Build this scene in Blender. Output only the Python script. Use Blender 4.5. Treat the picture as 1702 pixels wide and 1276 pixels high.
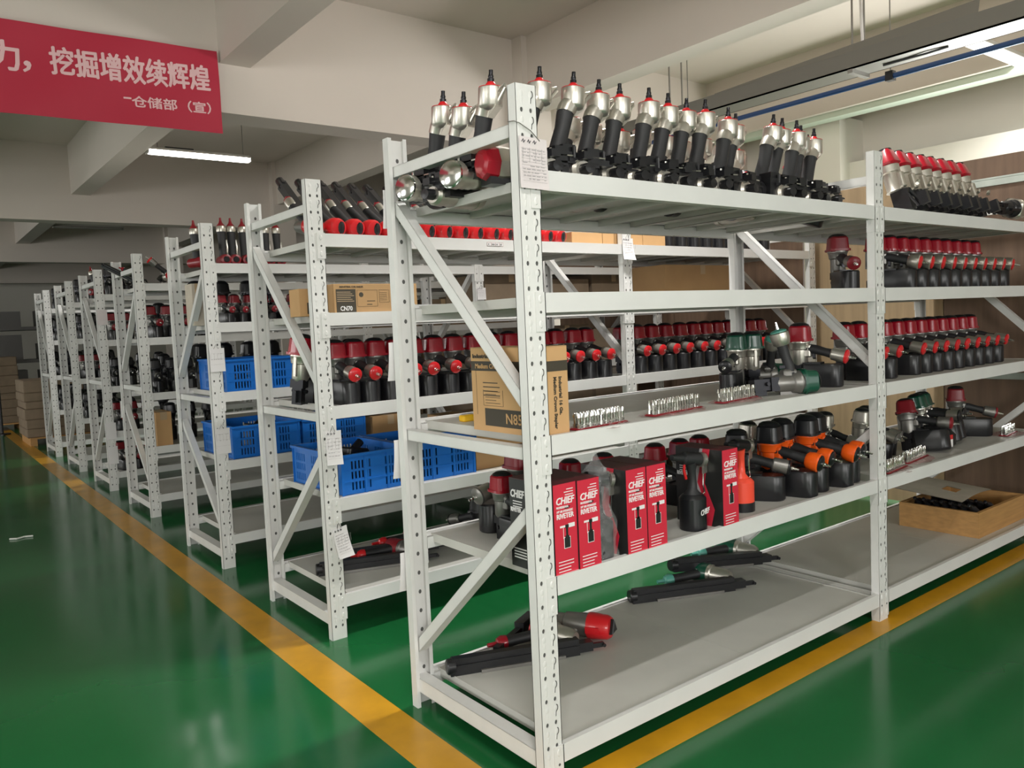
import bpy, math, random
from mathutils import Matrix, Vector, Euler
random.seed(7)
PI = math.pi
scene = bpy.context.scene
col = scene.collection
for o in list(bpy.data.objects):
    bpy.data.objects.remove(o)

# ------------------------------------------------------------------ camera
FPX, PPX, PPY = 1323.17, 840.63, 630.71          # focal length and principal point in pixels of 1702x1276
YAW, PITCH, ROLL = 0.6527, -0.0691, -0.0447
fw = Vector((math.sin(YAW)*math.cos(PITCH), math.cos(YAW)*math.cos(PITCH), math.sin(PITCH)))
rt = Vector((math.cos(YAW), -math.sin(YAW), 0.0))
up = rt.cross(fw)
R_ = rt*math.cos(ROLL) + up*math.sin(ROLL)
U_ = up*math.cos(ROLL) - rt*math.sin(ROLL)
camd = bpy.data.cameras.new('camera')
camd.sensor_width = 36.0
camd.lens = FPX/1702*36.0
camd.shift_x = (851-PPX)/1702
camd.shift_y = (PPY-638)/1702
camd.clip_start, camd.clip_end = 0.05, 200
cam = bpy.data.objects.new('camera', camd)
col.objects.link(cam)
M = Matrix(((R_.x, U_.x, -fw.x), (R_.y, U_.y, -fw.y), (R_.z, U_.z, -fw.z))).to_4x4()
M.translation = Vector((-1.3808, -1.7085, 1.3502))
cam.matrix_world = M
scene.camera = cam

# ------------------------------------------------------------------ world, added window lights, exposure
scene.view_settings.view_transform = 'Standard'
scene.view_settings.look = 'None'
scene.view_settings.gamma = 1.0
scene.view_settings.use_curve_mapping = False
scene.view_settings.exposure = 0.26
W = bpy.data.worlds.new('daylight')
scene.world = W
W.use_nodes = True
W.node_tree.nodes['Background'].inputs[0].default_value = (0.85, 0.92, 1.0, 1)
W.node_tree.nodes['Background'].inputs[1].default_value = 1.0

def area(name, loc, rot, sx, sy, power, color=(1, 1, 1)):
    L = bpy.data.lights.new(name, 'AREA')
    L.shape = 'RECTANGLE'
    L.size, L.size_y, L.energy, L.color = sx, sy, power, color
    o = bpy.data.objects.new(name, L)
    o.location, o.rotation_euler = loc, rot
    col.objects.link(o)
    return o
# lights of unseen windows added to brighten the room: behind the camera, left, right
for i, wx in enumerate((-4.2, -0.2, 3.8)):
    area('window_daylight', (wx, -7.2, 1.95), (PI/2, 0, 0), 2.6, 1.5, (175, 95, 25)[i], (1.0, 0.985, 0.96))
for wy, wp in ((-2.2, 60), (2.3, 110), (9.3, 110), (15.3, 110)):  # added on the left to brighten the ceiling and the far end
    area('window_daylight', (-8.3, wy, 1.95), (PI/2, 0, -PI/2), 2.6, 1.5, wp, (1.0, 0.985, 0.96))
area('window_daylight', (7.3, 1.0, 1.7), (PI/2, 0, PI/2), 2.5, 1.5, 210, (1.0, 0.99, 0.955))  # added behind the partition to brighten the right wall and ceiling

# ------------------------------------------------------------------ materials
def mat(name, color, rough=0.5, metal=0.0, noise=0.0, nscale=12.0, bump=0.0, bscale=60.0, coat=0.0,
        emit=None, alpha=1.0, trans=0.0, stretch=None, rough_var=0.0, spec=0.5):
    m = bpy.data.materials.new(name)
    m.use_nodes = True
    nt = m.node_tree
    b = nt.nodes['Principled BSDF']
    b.inputs['Base Color'].default_value = (*color, 1)
    b.inputs['Roughness'].default_value = rough
    b.inputs['Metallic'].default_value = metal
    b.inputs['Coat Weight'].default_value = coat
    b.inputs['Specular IOR Level'].default_value = spec
    b.inputs['Transmission Weight'].default_value = trans
    b.inputs['Alpha'].default_value = alpha
    if emit:
        b.inputs['Emission Color'].default_value = (*emit[0], 1)
        b.inputs['Emission Strength'].default_value = emit[1]
    if noise or bump or rough_var:
        tc = nt.nodes.new('ShaderNodeTexCoord')
        src = tc.outputs['Object']
        if stretch:
            mp = nt.nodes.new('ShaderNodeMapping')
            mp.inputs['Scale'].default_value = stretch
            nt.links.new(src, mp.inputs['Vector'])
            src = mp.outputs['Vector']
        if noise or rough_var:
            n = nt.nodes.new('ShaderNodeTexNoise')
            n.inputs['Scale'].default_value = nscale
            n.inputs['Detail'].default_value = 6
            nt.links.new(src, n.inputs['Vector'])
        if noise:
            r = nt.nodes.new('ShaderNodeMapRange')
            r.inputs['From Min'].default_value, r.inputs['From Max'].default_value = 0.3, 0.7
            r.inputs['To Min'].default_value, r.inputs['To Max'].default_value = 1-noise, 1+noise
            nt.links.new(n.outputs['Fac'], r.inputs['Value'])
            x = nt.nodes.new('ShaderNodeMix')
            x.data_type, x.blend_type = 'RGBA', 'MULTIPLY'
            x.inputs[0].default_value = 1
            x.inputs[6].default_value = (*color, 1)
            nt.links.new(r.outputs['Result'], x.inputs[7])
            nt.links.new(x.outputs[2], b.inputs['Base Color'])
        if rough_var:
            r2 = nt.nodes.new('ShaderNodeMapRange')
            r2.inputs['From Min'].default_value, r2.inputs['From Max'].default_value = 0.3, 0.7
            r2.inputs['To Min'].default_value, r2.inputs['To Max'].default_value = rough-rough_var, rough+rough_var
            nt.links.new(n.outputs['Fac'], r2.inputs['Value'])
            nt.links.new(r2.outputs['Result'], b.inputs['Roughness'])
        if bump:
            n2 = nt.nodes.new('ShaderNodeTexNoise')
            n2.inputs['Scale'].default_value = bscale
            n2.inputs['Detail'].default_value = 4
            nt.links.new(src, n2.inputs['Vector'])
            bp = nt.nodes.new('ShaderNodeBump')
            bp.inputs['Strength'].default_value = bump
            bp.inputs['Distance'].default_value = 0.01
            nt.links.new(n2.outputs['Fac'], bp.inputs['Height'])
            nt.links.new(bp.outputs['Normal'], b.inputs['Normal'])
    return m

M_FLOOR = mat('green_epoxy', (0.010, 0.130, 0.036), 0.16, noise=0.10, nscale=1.3, bump=0.03, bscale=3.0, rough_var=0.04, coat=0.0, spec=0.5)
M_YELLOW = mat('yellow_line_paint', (0.62, 0.31, 0.015), 0.28, noise=0.12, nscale=6)
M_CEIL = mat('ceiling_paint', (0.64, 0.575, 0.515), 0.85, noise=0.02, nscale=0.8)
M_WALL = mat('wall_paint', (0.74, 0.71, 0.64), 0.85, noise=0.02, nscale=0.8)
M_WALLG = mat('pale_green_wall_paint', (0.62, 0.70, 0.60), 0.8)
M_STEEL = mat('white_powder_coat', (0.77, 0.765, 0.745), 0.36, noise=0.03, nscale=14, bump=0.02, bscale=90)
M_STEELB = mat('white_beam_coat', (0.77, 0.765, 0.75), 0.38, noise=0.03, nscale=5, bump=0.015, bscale=60)
M_SHELF = mat('grey_shelf_steel', (0.60, 0.59, 0.55), 0.42, noise=0.07, nscale=3.5, bump=0.02, bscale=40, rough_var=0.08)
M_HOLESHADE = mat('slot_shadow_steel', (0.10, 0.10, 0.095), 0.7)  # dark tone painted in for the shade inside slots and holes
M_BLACK = mat('black_plastic', (0.012, 0.012, 0.014), 0.32, noise=0.1, nscale=20)
M_RUBBER = mat('black_rubber', (0.022, 0.022, 0.024), 0.55, bump=0.03, bscale=200)
M_DARK = mat('dark_steel', (0.035, 0.035, 0.04), 0.3, metal=0.7)
M_SILVER = mat('cast_aluminium', (0.60, 0.57, 0.51), 0.34, metal=0.85, noise=0.05, nscale=20, bump=0.03, bscale=150)
M_GUN = mat('grey_cast_metal', (0.26, 0.25, 0.235), 0.4, metal=0.75, bump=0.03, bscale=150)
M_CHROME = mat('chrome', (0.82, 0.82, 0.80), 0.14, metal=1.0)
M_RED = mat('red_plastic', (0.38, 0.006, 0.020), 0.28, coat=0.3)
M_BRED = mat('bright_red_plastic', (0.64, 0.014, 0.020), 0.3, coat=0.3)
M_GREEN = mat('dark_green_plastic', (0.004, 0.075, 0.042), 0.28, coat=0.3)
M_TEAL = mat('teal_metal', (0.10, 0.36, 0.29), 0.35)
M_ORANGE = mat('orange_plastic', (0.90, 0.115, 0.008), 0.33, coat=0.2)
M_CORAL = mat('coral_red_plastic', (0.95, 0.085, 0.045), 0.38)
M_BLUE = mat('blue_crate_plastic', (0.008, 0.150, 0.56), 0.34, noise=0.08, nscale=6)
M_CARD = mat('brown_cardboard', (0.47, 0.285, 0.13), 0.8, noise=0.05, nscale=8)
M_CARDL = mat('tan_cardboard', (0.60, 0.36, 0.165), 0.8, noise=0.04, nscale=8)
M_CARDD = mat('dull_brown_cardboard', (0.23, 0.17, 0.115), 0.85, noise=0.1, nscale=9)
M_CARDG = mat('grey_cardboard', (0.60, 0.53, 0.44), 0.85, noise=0.08, nscale=12)
M_WOOD = mat('pine_board', (0.50, 0.27, 0.095), 0.6, noise=0.14, nscale=4, stretch=(1.2, 5, 16))
M_PLY = mat('brown_plywood', (0.19, 0.12, 0.08), 0.62, noise=0.16, nscale=3, stretch=(8, 8, 0.7))
M_PLYL = mat('pale_plywood', (0.42, 0.30, 0.175), 0.62, noise=0.14, nscale=3, stretch=(8, 8, 0.7))
M_RAIL = mat('galvanised_rail', (0.50, 0.55, 0.50), 0.45, metal=0.3, noise=0.12, nscale=9)
M_DUCT = mat('grey_busway', (0.165, 0.16, 0.14), 0.45, metal=0.3)
M_PIPE = mat('blue_pipe_paint', (0.012, 0.05, 0.16), 0.35)
M_ROD = mat('hanger_rod', (0.25, 0.24, 0.22), 0.5, metal=0.6)
M_PAPER = mat('white_paper', (0.80, 0.78, 0.78), 0.9)
M_PAPERP = mat('pinkish_paper', (0.72, 0.66, 0.66), 0.9, noise=0.02)
M_INK = mat('ink', (0.03, 0.03, 0.04), 0.8)
M_INKG = mat('grey_print', (0.45, 0.42, 0.43), 0.9)
M_BANNER = mat('red_banner_cloth', (0.46, 0.016, 0.045), 0.55, bump=0.05, bscale=3)
M_BANTXT = mat('pale_pink_lettering', (0.78, 0.50, 0.51), 0.7)
M_BOXRED = mat('printed_red_card', (0.66, 0.028, 0.058), 0.42)
M_BOXBLK = mat('printed_black_card', (0.018, 0.018, 0.018), 0.38)
M_BOXTOP = mat('printed_maroon_card', (0.10, 0.012, 0.018), 0.35)
M_PRWHITE = mat('white_print', (0.85, 0.83, 0.83), 0.6)
M_PRGREY = mat('grey_print_band', (0.42, 0.40, 0.41), 0.5)
M_PRDARK = mat('dark_brown_print', (0.055, 0.045, 0.03), 0.6)
M_LABEL = mat('label_print_tan', (0.50, 0.36, 0.22), 0.8)
M_LAMP = mat('lit_tube', (1, 1, 1), 0.4, emit=((1.0, 0.965, 0.90), 14.0))
M_LAMPOFF = mat('weak_tube', (0.85, 0.85, 0.82), 0.3, emit=((1.0, 0.99, 0.95), 1.0))
M_LAMPDK = mat('dim_tube', (0.30, 0.28, 0.25), 0.4)
M_HOUSING = mat('lamp_housing', (0.42, 0.40, 0.36), 0.45)
M_YPLAS = mat('yellow_plastic', (0.85, 0.50, 0.01), 0.4)
M_BAG = mat('clear_bag_film', (0.9, 0.9, 0.9), 0.06, trans=0.0, alpha=0.13, bump=0.9, bscale=45, spec=1.0)
M_BAGR = mat('red_tinted_film', (0.62, 0.30, 0.30), 0.12, alpha=0.42, bump=0.4, bscale=50, spec=0.8)
M_FLOORTAG = mat('cord_white', (0.7, 0.7, 0.66), 0.7)
M_GLASS = mat('window_glass', (0.9, 0.95, 1), 0.02, alpha=0.15)
M_DKRACK = mat('dark_rack_steel', (0.10, 0.095, 0.09), 0.5)
M_DKRED = mat('dull_red_plastic', (0.24, 0.010, 0.018), 0.35)

# ------------------------------------------------------------------ mesh building
class MB:
    """Collects shapes, then becomes one mesh."""
    def __init__(s):
        s.v, s.f, s.T = [], [], Matrix.Identity(4)
    def at(s, loc=(0, 0, 0), rot=(0, 0, 0)):
        s.T = Matrix.Translation(loc) @ Euler(rot).to_matrix().to_4x4()
        return s
    def add(s, vs, fs):
        k = len(s.v)
        s.v += [tuple(s.T @ Vector(p)) for p in vs]
        s.f += [tuple(i+k for i in f) for f in fs]
    def box(s, x0, x1, y0, y1, z0, z1):
        s.add([(x0, y0, z0), (x1, y0, z0), (x1, y1, z0), (x0, y1, z0), (x0, y0, z1), (x1, y0, z1), (x1, y1, z1), (x0, y1, z1)],
              [(0, 3, 2, 1), (4, 5, 6, 7), (0, 1, 5, 4), (1, 2, 6, 5), (2, 3, 7, 6), (3, 0, 4, 7)])
        return s
    def rings(s, rings, close=True, cap0=True, cap1=True):
        n = len(rings[0])
        vs = [p for r in rings for p in r]
        fs = []
        for i in range(len(rings)-1):
            for j in range(n if close else n-1):
                a, b = i*n+j, i*n+(j+1) % n
                fs.append((a, b, b+n, a+n))
        if cap0: fs.append(tuple(range(n-1, -1, -1)))
        if cap1: fs.append(tuple(range((len(rings)-1)*n, len(rings)*n)))
        s.add(vs, fs)
        return s
    def lathe(s, prof, p0=(0, 0, 0), axis=(0, 0, 1), n=16, sx=1.0, sy=1.0):
        """prof: (distance along axis, radius) pairs."""
        a = Vector(axis).normalized()
        q = a.to_track_quat('Z', 'Y').to_matrix()
        e1, e2 = q @ Vector((1, 0, 0)), q @ Vector((0, 1, 0))
        p0 = Vector(p0)
        R = [[p0 + a*d + e1*(r*sx*math.cos(2*PI*j/n)) + e2*(r*sy*math.sin(2*PI*j/n)) for j in range(n)] for d, r in prof]
        return s.rings(R)
    def cyl(s, p0, p1, r0, r1=None, n=14):
        p0, p1 = Vector(p0), Vector(p1)
        d = p1-p0
        return s.lathe([(0, r0), (d.length, r0 if r1 is None else r1)], p0, d, n)
    def tube(s, pts, r, n=8):
        pts = [Vector(p) for p in pts]
        R = []
        e = None
        for i, p in enumerate(pts):
            t = (pts[min(i+1, len(pts)-1)]-pts[max(i-1, 0)]).normalized()
            if e is None:
                e = t.orthogonal().normalized()
            e = (e - t*e.dot(t)).normalized()
            g = t.cross(e)
            rr = r[i] if isinstance(r, (list, tuple)) else r
            R.append([p + e*(rr*math.cos(2*PI*j/n)) + g*(rr*math.sin(2*PI*j/n)) for j in range(n)])
        return s.rings(R)
    def rbox(s, x0, x1, y0, y1, z0, z1, r=0.01, taper=1.0, n=4, e=None):
        """box with rounded upright edges and softened top and bottom; taper scales the top."""
        e = r*0.5 if e is None else e
        cx, cy, hx, hy = (x0+x1)/2, (y0+y1)/2, (x1-x0)/2, (y1-y0)/2
        r = min(r, hx*0.999, hy*0.999)
        def ring(z, ins, sc):
            P = []
            for qx, qy, a0 in ((1, 1, 0), (-1, 1, PI/2), (-1, -1, PI), (1, -1, 1.5*PI)):
                for k in range(n+1):
                    a = a0 + k*PI/2/n
                    P.append((cx + sc*(qx*(hx-r) + (r-ins)*math.cos(a)), cy + sc*(qy*(hy-r) + (r-ins)*math.sin(a)), z))
            return P
        return s.rings([ring(z0, e, 1), ring(z0+e, 0, 1), ring(z1-e, 0, taper), ring(z1, e, taper)])
    def prism(s, poly, y0, y1):
        """poly of (x, z), extruded along y."""
        return s.rings([[(x, y0, z) for x, z in poly], [(x, y1, z) for x, z in poly]])
    def grid(s, us, ws, keep, P, t):
        """wall of cells: P(u, w, d) -> point; cells where keep(i, j) is false stay open; thickness t."""
        for i in range(len(us)-1):
            for j in range(len(ws)-1):
                if keep(i, j):
                    q = [P(us[i], ws[j], 0), P(us[i+1], ws[j], 0), P(us[i+1], ws[j+1], 0), P(us[i], ws[j+1], 0),
                         P(us[i], ws[j], t), P(us[i+1], ws[j], t), P(us[i+1], ws[j+1], t), P(us[i], ws[j+1], t)]
                    s.add(q, [(0, 1, 2, 3), (7, 6, 5, 4), (0, 4, 5, 1), (1, 5, 6, 2), (2, 6, 7, 3), (3, 7, 4, 0)])
        return s
    def mesh(s, name, material, angle=35):
        me = bpy.data.meshes.new(name)
        me.from_pydata(s.v, [], s.f)
        me.materials.append(material)
        me.validate()
        import bmesh
        bm = bmesh.new()
        bm.from_mesh(me)
        bmesh.ops.recalc_face_normals(bm, faces=bm.faces)
        bm.to_mesh(me)
        bm.free()
        for p in me.polygons:
            p.use_smooth = True
        me.set_sharp_from_angle(angle=math.radians(angle))
        return me
    def obj(s, name, material, parent=None, angle=35):
        return put(name, s.mesh(name, material, angle), parent)

def merge(base, extra, m):
    """adds the shapes of a builder to a mesh under a second material."""
    import bmesh
    e = extra.mesh('extra', m)
    k = len(base.materials)
    base.materials.append(m)
    bm = bmesh.new()
    bm.from_mesh(base)
    n0 = len(bm.faces)
    bm.from_mesh(e)
    bm.faces.ensure_lookup_table()
    for f in bm.faces[n0:]:
        f.material_index = k
    bm.to_mesh(base)
    bm.free()
    bpy.data.meshes.remove(e)
    return base

def put(name, me, parent=None, loc=(0, 0, 0), rot=(0, 0, 0)):
    o = bpy.data.objects.new(name, me)
    o.location, o.rotation_euler = loc, rot
    o.parent = parent
    col.objects.link(o)
    return o

def tag(o, label, cat, group=None, kind=None):
    if label: o['label'] = label
    if cat: o['category'] = cat
    if group: o['group'] = group
    if kind: o['kind'] = kind
    return o

def thing(name, label, cat, loc=(0, 0, 0), rot=(0, 0, 0), group=None):
    o = bpy.data.objects.new(name, None)
    o.empty_display_size = 0.05
    o.location, o.rotation_euler = loc, rot
    col.objects.link(o)
    return tag(o, label, cat, group)

def struct(name, mb, m):
    return tag(mb.obj(name, m), None, None, None, 'structure')

def dup(root, label, loc, rot=(0, 0, 0), group=None):
    def rec(o, par):
        c = o.copy()
        c.parent = par
        col.objects.link(c)
        for ch in o.children:
            rec(ch, c)
        return c
    r = rec(root, None)
    r.location, r.rotation_euler = loc, rot
    r['label'] = label
    if group: r['group'] = group
    return r

def text_mesh(name, s, size, m, bold=0.0, shear=0.0, align="LEFT", width=None, depth=0.0006, space=1.0, copies=0.0):
    """lettering in the XZ plane facing -y, standing on z = 0."""
    cu = bpy.data.curves.new(name, 'FONT')
    cu.body, cu.size, cu.align_x, cu.shear, cu.offset, cu.extrude = s, size, align, shear, bold, depth
    cu.resolution_u = 2
    cu.space_character = space
    t = bpy.data.objects.new(name, cu)
    col.objects.link(t)
    dg = bpy.context.evaluated_depsgraph_get()
    me = bpy.data.meshes.new_from_object(t.evaluated_get(dg))
    bpy.data.objects.remove(t)
    bpy.data.curves.remove(cu)
    me.name = name
    xs = [v.co.x for v in me.vertices]
    k = 1.0
    if width and xs:
        k = width/max(1e-6, max(xs)-min(xs))
    for v in me.vertices:
        x, y, z = v.co
        v.co = (x*k, -z, y)
    if copies:
        n0 = len(me.vertices)
        P = [tuple(v.co) for v in me.vertices]
        F = [tuple(p.vertices) for p in me.polygons]
        V2, F2 = [], []
        for k, (ax, az) in enumerate(((-1, 0), (1, 0), (0, -.8), (0, .8), (.7, .6), (-.7, -.6))):
            V2 += [(p[0]+ax*copies, p[1]-k*.00008, p[2]+az*copies) for p in P]
            F2 += [tuple(i+k*n0 for i in f) for f in F]
        me2 = bpy.data.meshes.new(name)
        me2.from_pydata(V2, [], F2)
        me = me2
    me.materials.clear()
    me.materials.append(m)
    return me

ORD = ['first', 'second', 'third', 'fourth', 'fifth', 'sixth', 'seventh', 'eighth', 'ninth', 'tenth', 'eleventh', 'twelfth',
       'thirteenth', 'fourteenth', 'fifteenth', 'sixteenth', 'seventeenth', 'eighteenth', 'nineteenth', 'twentieth',
       'twenty-first', 'twenty-second', 'twenty-third', 'twenty-fourth', 'twenty-fifth']

# ------------------------------------------------------------------ the setting
struct('floor', MB().box(-8.6, 7.8, -7.6, 27, -0.1, 0.0), M_FLOOR)
struct('ceiling', MB().box(-8.6, 7.8, -7.6, 27, 4.2, 4.35), M_CEIL)
struct('wall_back', MB().box(-8.6, 7.8, 27, 27.15, 0, 4.2), M_WALL)
def window_wall(name, span, openings, P, z1=4.2, zl=1.2, zh=2.7):
    us = sorted({span[0], span[1], *[a for o in openings for a in o]})
    ops = {(a, b) for a, b in openings}
    mb = MB()
    mb.grid(us, [0, zl, zh, z1], lambda i, j: not (j == 1 and (us[i], us[i+1]) in ops), P, 0.15)
    return struct(name, mb, M_WALL)
def window(n, a, b, P, zl=1.2, zh=2.7):
    o = MB()
    us = [a, a+.05, (a+b)/2-.025, (a+b)/2+.025, b-.05, b]
    o.grid(us, [zl, zl+.05, zh-.05, zh], lambda i, j: not (j == 1 and i in (1, 3)), P, 0.06)
    fr = struct('window_%d' % n, o, M_STEEL)
    MB().grid([a+.05, b-.05], [zl+.05, zh-.05], lambda i, j: True, lambda u, w, d: P(u, w, .03+d), 0.004).obj('window_pane', M_GLASS, fr)
front = [(-5.5, -2.9), (-1.5, 1.1), (2.5, 5.1)]  # unseen windows, added to go with the lights behind the camera
Pf = lambda u, w, d: (u, -7.6+d, w)
window_wall('wall_front', (-8.6, 7.8), front, Pf)
Pl = lambda u, w, d: (-8.6+d, u, w)
LW = [(-3.5, -0.9), (1.0, 3.6), (8.0, 10.6), (14.0, 16.6)]  # unseen windows, added to go with the lights on the left
window_wall('wall_left', (-7.6, 27), LW, Pl)
for i, (a, b) in enumerate(front):
    window(i+1, a, b, Pf)
for i, (a, b) in enumerate(LW):
    window(i+4, a, b, Pl)
Pr = lambda u, w, d: (7.65+d, u, w)
window_wall('wall_right', (-7.6, 27), [(-0.3, 2.3)], Pr, zl=.9, zh=2.5)
window(8, -0.3, 2.3, Pr, .9, 2.5)  # unseen window, added to go with the light on the right
# lower ledge and column of the right wall
struct('trim_1', MB().grid([-7.6, -.3, 2.3, 4.7], [0, .9, 2.5, 3.0], lambda i, j: (i, j) != (1, 1), lambda u, w, d: (7.35+d, u, w), .30), M_WALL)
struct('trim_2', MB().box(7.15, 7.65, 3.13, 3.7, 0, 3.5), M_WALL)
struct('trim_3', MB().box(6.92, 7.10, -7.6, 4.7, 3.44, 3.5), M_WALLG)
n = 3
# main beams along x, secondary beams along y
for y in (-2.2, 4.7, 11.3, 17.9, 24.5):
    n += 1
    struct('trim_%d' % n, MB().box(-8.6, 7.65, y, y+0.32, 3.12, 4.2), M_CEIL)
for x in (-5.2, -2.15, 0.82, 3.85, 6.85):
    n += 1
    struct('trim_%d' % n, MB().box(x, x+0.25, -7.6, 27, 3.5, 4.2), M_CEIL)
for y in (4.55, 11.15, 17.75):
    n += 1
    struct('trim_%d' % n, MB().box(3.78, 4.14, y, y+0.6, 0.0, 4.2), M_CEIL)

struct('wall_%d' % 1, MB().box(4.14, 7.65, 4.85, 5.0, 0, 3.2), M_WALL)
# painted floor lines
tag(MB().box(-0.205, -0.055, -3.0, 14.0, 0, 0.0012).at().obj('floor_line', M_YELLOW),
    'yellow line painted on the floor along the ends of all the racks', 'floor line')
tag(MB().box(-0.055, 7.2, -0.075, 0.03, 0, 0.0012).obj('floor_line', M_YELLOW),
    'yellow line painted on the floor under the front edge of the nearest rack', 'floor line')
bpy.data.objects['floor_line'].rotation_euler = (0, 0, -0.006)
t = MB().tube([(-.07, .02, .006), (-.03, -.01, .006), (.02, .015, .006), (.07, -.005, .006)], .006)
o = tag(t.obj('strap_scrap', M_FLOORTAG), 'small pale scrap of strap lying alone on the green aisle floor', 'scrap')
o.location = (-0.77, 4.78, 0.001)

# ------------------------------------------------------------------ banner on the ceiling beam
ban = thing('banner', 'red cloth banner with white Chinese slogan hung on the ceiling beam', 'banner', (0, 4.655, 0), (0, -0.018, 0))
mb = MB()
NX, NZ = 90, 12
def bpt(i, j):
    x = -4.2 + (0.855+4.2)*i/NX
    z = 2.93 + 0.625*j/NZ
    s = 1-j/NZ
    y = -0.012*math.sin(x*2.1+z*3)*s - 0.006*math.sin(x*7.3-z*9) - 0.008
    return (x, y, z)
for k, dy in ((0, 0.0), (1, 0.002)):
    vs = [(lambda p: (p[0], p[1]+dy, p[2]))(bpt(i, j)) for i in range(NX+1) for j in range(NZ+1)]
    fs = [(i*(NZ+1)+j, (i+1)*(NZ+1)+j, (i+1)*(NZ+1)+j+1, i*(NZ+1)+j+1) for i in range(NX) for j in range(NZ)]
    mb.add(vs, fs)
mb.obj('cloth', M_BANNER, ban, 80)
def btext(s, x, z, h, w, bold, nm='lettering'):
    me = text_mesh(nm, s, h, M_BANTXT, copies=bold, width=w, depth=0.0003)
    for v in me.vertices:
        px, pz = v.co.x+x, v.co.z+z
        sz = 1-(pz-2.93)/.625
        v.co.y += -0.012*math.sin(px*2.1+pz*3)*sz - 0.006*math.sin(px*7.3-pz*9) - 0.0095
    put(nm, me, ban, (x, 0, z), (0, -0.012, 0))
btext('挖掘增效续辉煌', -0.312, 3.245, 0.205, 1.085, 0.0052)
btext('，', -0.505, 3.245, 0.21, 0.045, 0.005)
btext('力', -0.672, 3.235, 0.21, 0.17, 0.0052)
btext('-', 0.14, 3.10, 0.10, 0.05, 0.0022)
btext('仓储部（宣）', 0.200, 3.07, 0.088, 0.57, 0.0022)

# ------------------------------------------------------------------ hanging lamps
def lamp(label, x, y, z, m, power=0, w=1.2):
    t = thing('hanging_lamp', label, 'ceiling lamp', (x, y, z))
    MB().prism([(0, 0.03), (w, 0.03), (w-0.02, 0.06), (0.02, 0.06)], -0.055, 0.055).obj('housing', M_HOUSING, t)
    MB().rbox(0.01, w-0.01, -0.06, 0.06, -0.012, 0.03, 0.03, e=0.012).obj('tube_cover', m, t)
    for e in (0, w-0.012):
        MB().box(e, e+0.012, -0.062, 0.062, -0.014, 0.045).obj('end_cap', M_HOUSING, t)
    if power:
        L = area('lamp_light', (x+w/2, y, z-0.02), (0, 0, 0), w-.1, 0.10, power, (1.0, 0.98, 0.945))
        L.data.spread = math.radians(140)
    MB().box(0.2, 0.52, -0.03, 0.03, 0.06, 0.08).obj('driver_box', M_DARK, t)
    for e in (0.12, w-0.08):
        MB().cyl((e, 0, 0.06), (e, 0, 4.2-z), 0.0035, n=6).obj('hanging_wire', M_ROD, t)
    return t
lamp('lit white tube lamp hanging behind the red banner', 1.09, 8.1, 3.50, M_LAMP, 34)
lamp('unlit dark tube lamp hanging far down the aisle beyond the lit one', 1.10, 15.0, 3.50, M_LAMPDK)
lamp('white tube lamp at the upper right behind the blue pipe', 5.85, 1.25, 3.50, M_LAMPOFF, 34)
lamp('lit tube lamp hanging above the nearest rack, out of the picture', 1.1, 0.85, 3.5, M_LAMP, 46)
lamp('lit tube lamp hanging over the aisle above the camera', -1.7, -1.5, 3.5, M_LAMP, 34)
# ------------------------------------------------------------------ busway and air pipe
t = thing('busway', 'long grey metal busway rail hanging below the ceiling at upper right', 'busway', (4.65, 0, 3.2))
MB().box(0, 0.26, -4, 4.6, 0, 0.012).box(0, 0.012, -4, 4.6, 0, 0.13).box(0.248, 0.26, -4, 4.6, 0, 0.13).obj('rail', M_DUCT, t)
lid = MB()
lid.rings([[(0.0, 0.70, 0.13), (0.004, 0.70, 0.13), (0.030, 0.70, 0.225), (0.026, 0.70, 0.225)], [(0.0, 2.9, 0.131), (0.004, 2.9, 0.131), (0.006, 2.9, 0.136), (0.002, 2.9, 0.136)]])
lid.obj('loose_lid', M_DUCT, t)
MB().tube([(0.13, 0.95, -0.006), (0.12, 1.1, -0.012), (0.13, 1.25, -0.006), (0.12, 1.42, -0.008)], 0.008, 6).obj('wire_bundle', M_BLACK, t)
for yy in (1.62, 3.45):
    for xx in (0.04, 0.22):
        MB().cyl((xx, yy, -0.03), (xx, yy, 0.995), 0.008, n=8).obj('hanger_rod', M_ROD, t)
    MB().box(0.0, 0.26, yy-0.02, yy+0.02, -0.03, 0.0).obj('hanger_bracket', M_ROD, t)
MB().tube([(0.2, 1.63, 1.0), (0.17, 1.62, 0.6), (0.16, 1.6, 0.14)], 0.012, 6).obj('white_cable', M_PAPER, t)
t = thing('air_pipe', 'straight blue air pipe running below the grey busway rail', 'pipe', (5.14, 0, 3.2))
MB().cyl((0, -4, 0), (0, 4.68, 0), 0.022, n=14).obj('pipe', M_PIPE, t)
for yy in (1.55, 3.6):
    MB().box(-0.03, 0.03, yy-0.03, yy+0.03, -0.035, 0.04).obj('pipe_clamp', M_BLACK, t)
    MB().cyl((0, yy, 0.04), (0, yy, 0.995), 0.005, n=6).obj('clamp_rod', M_ROD, t)

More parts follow.
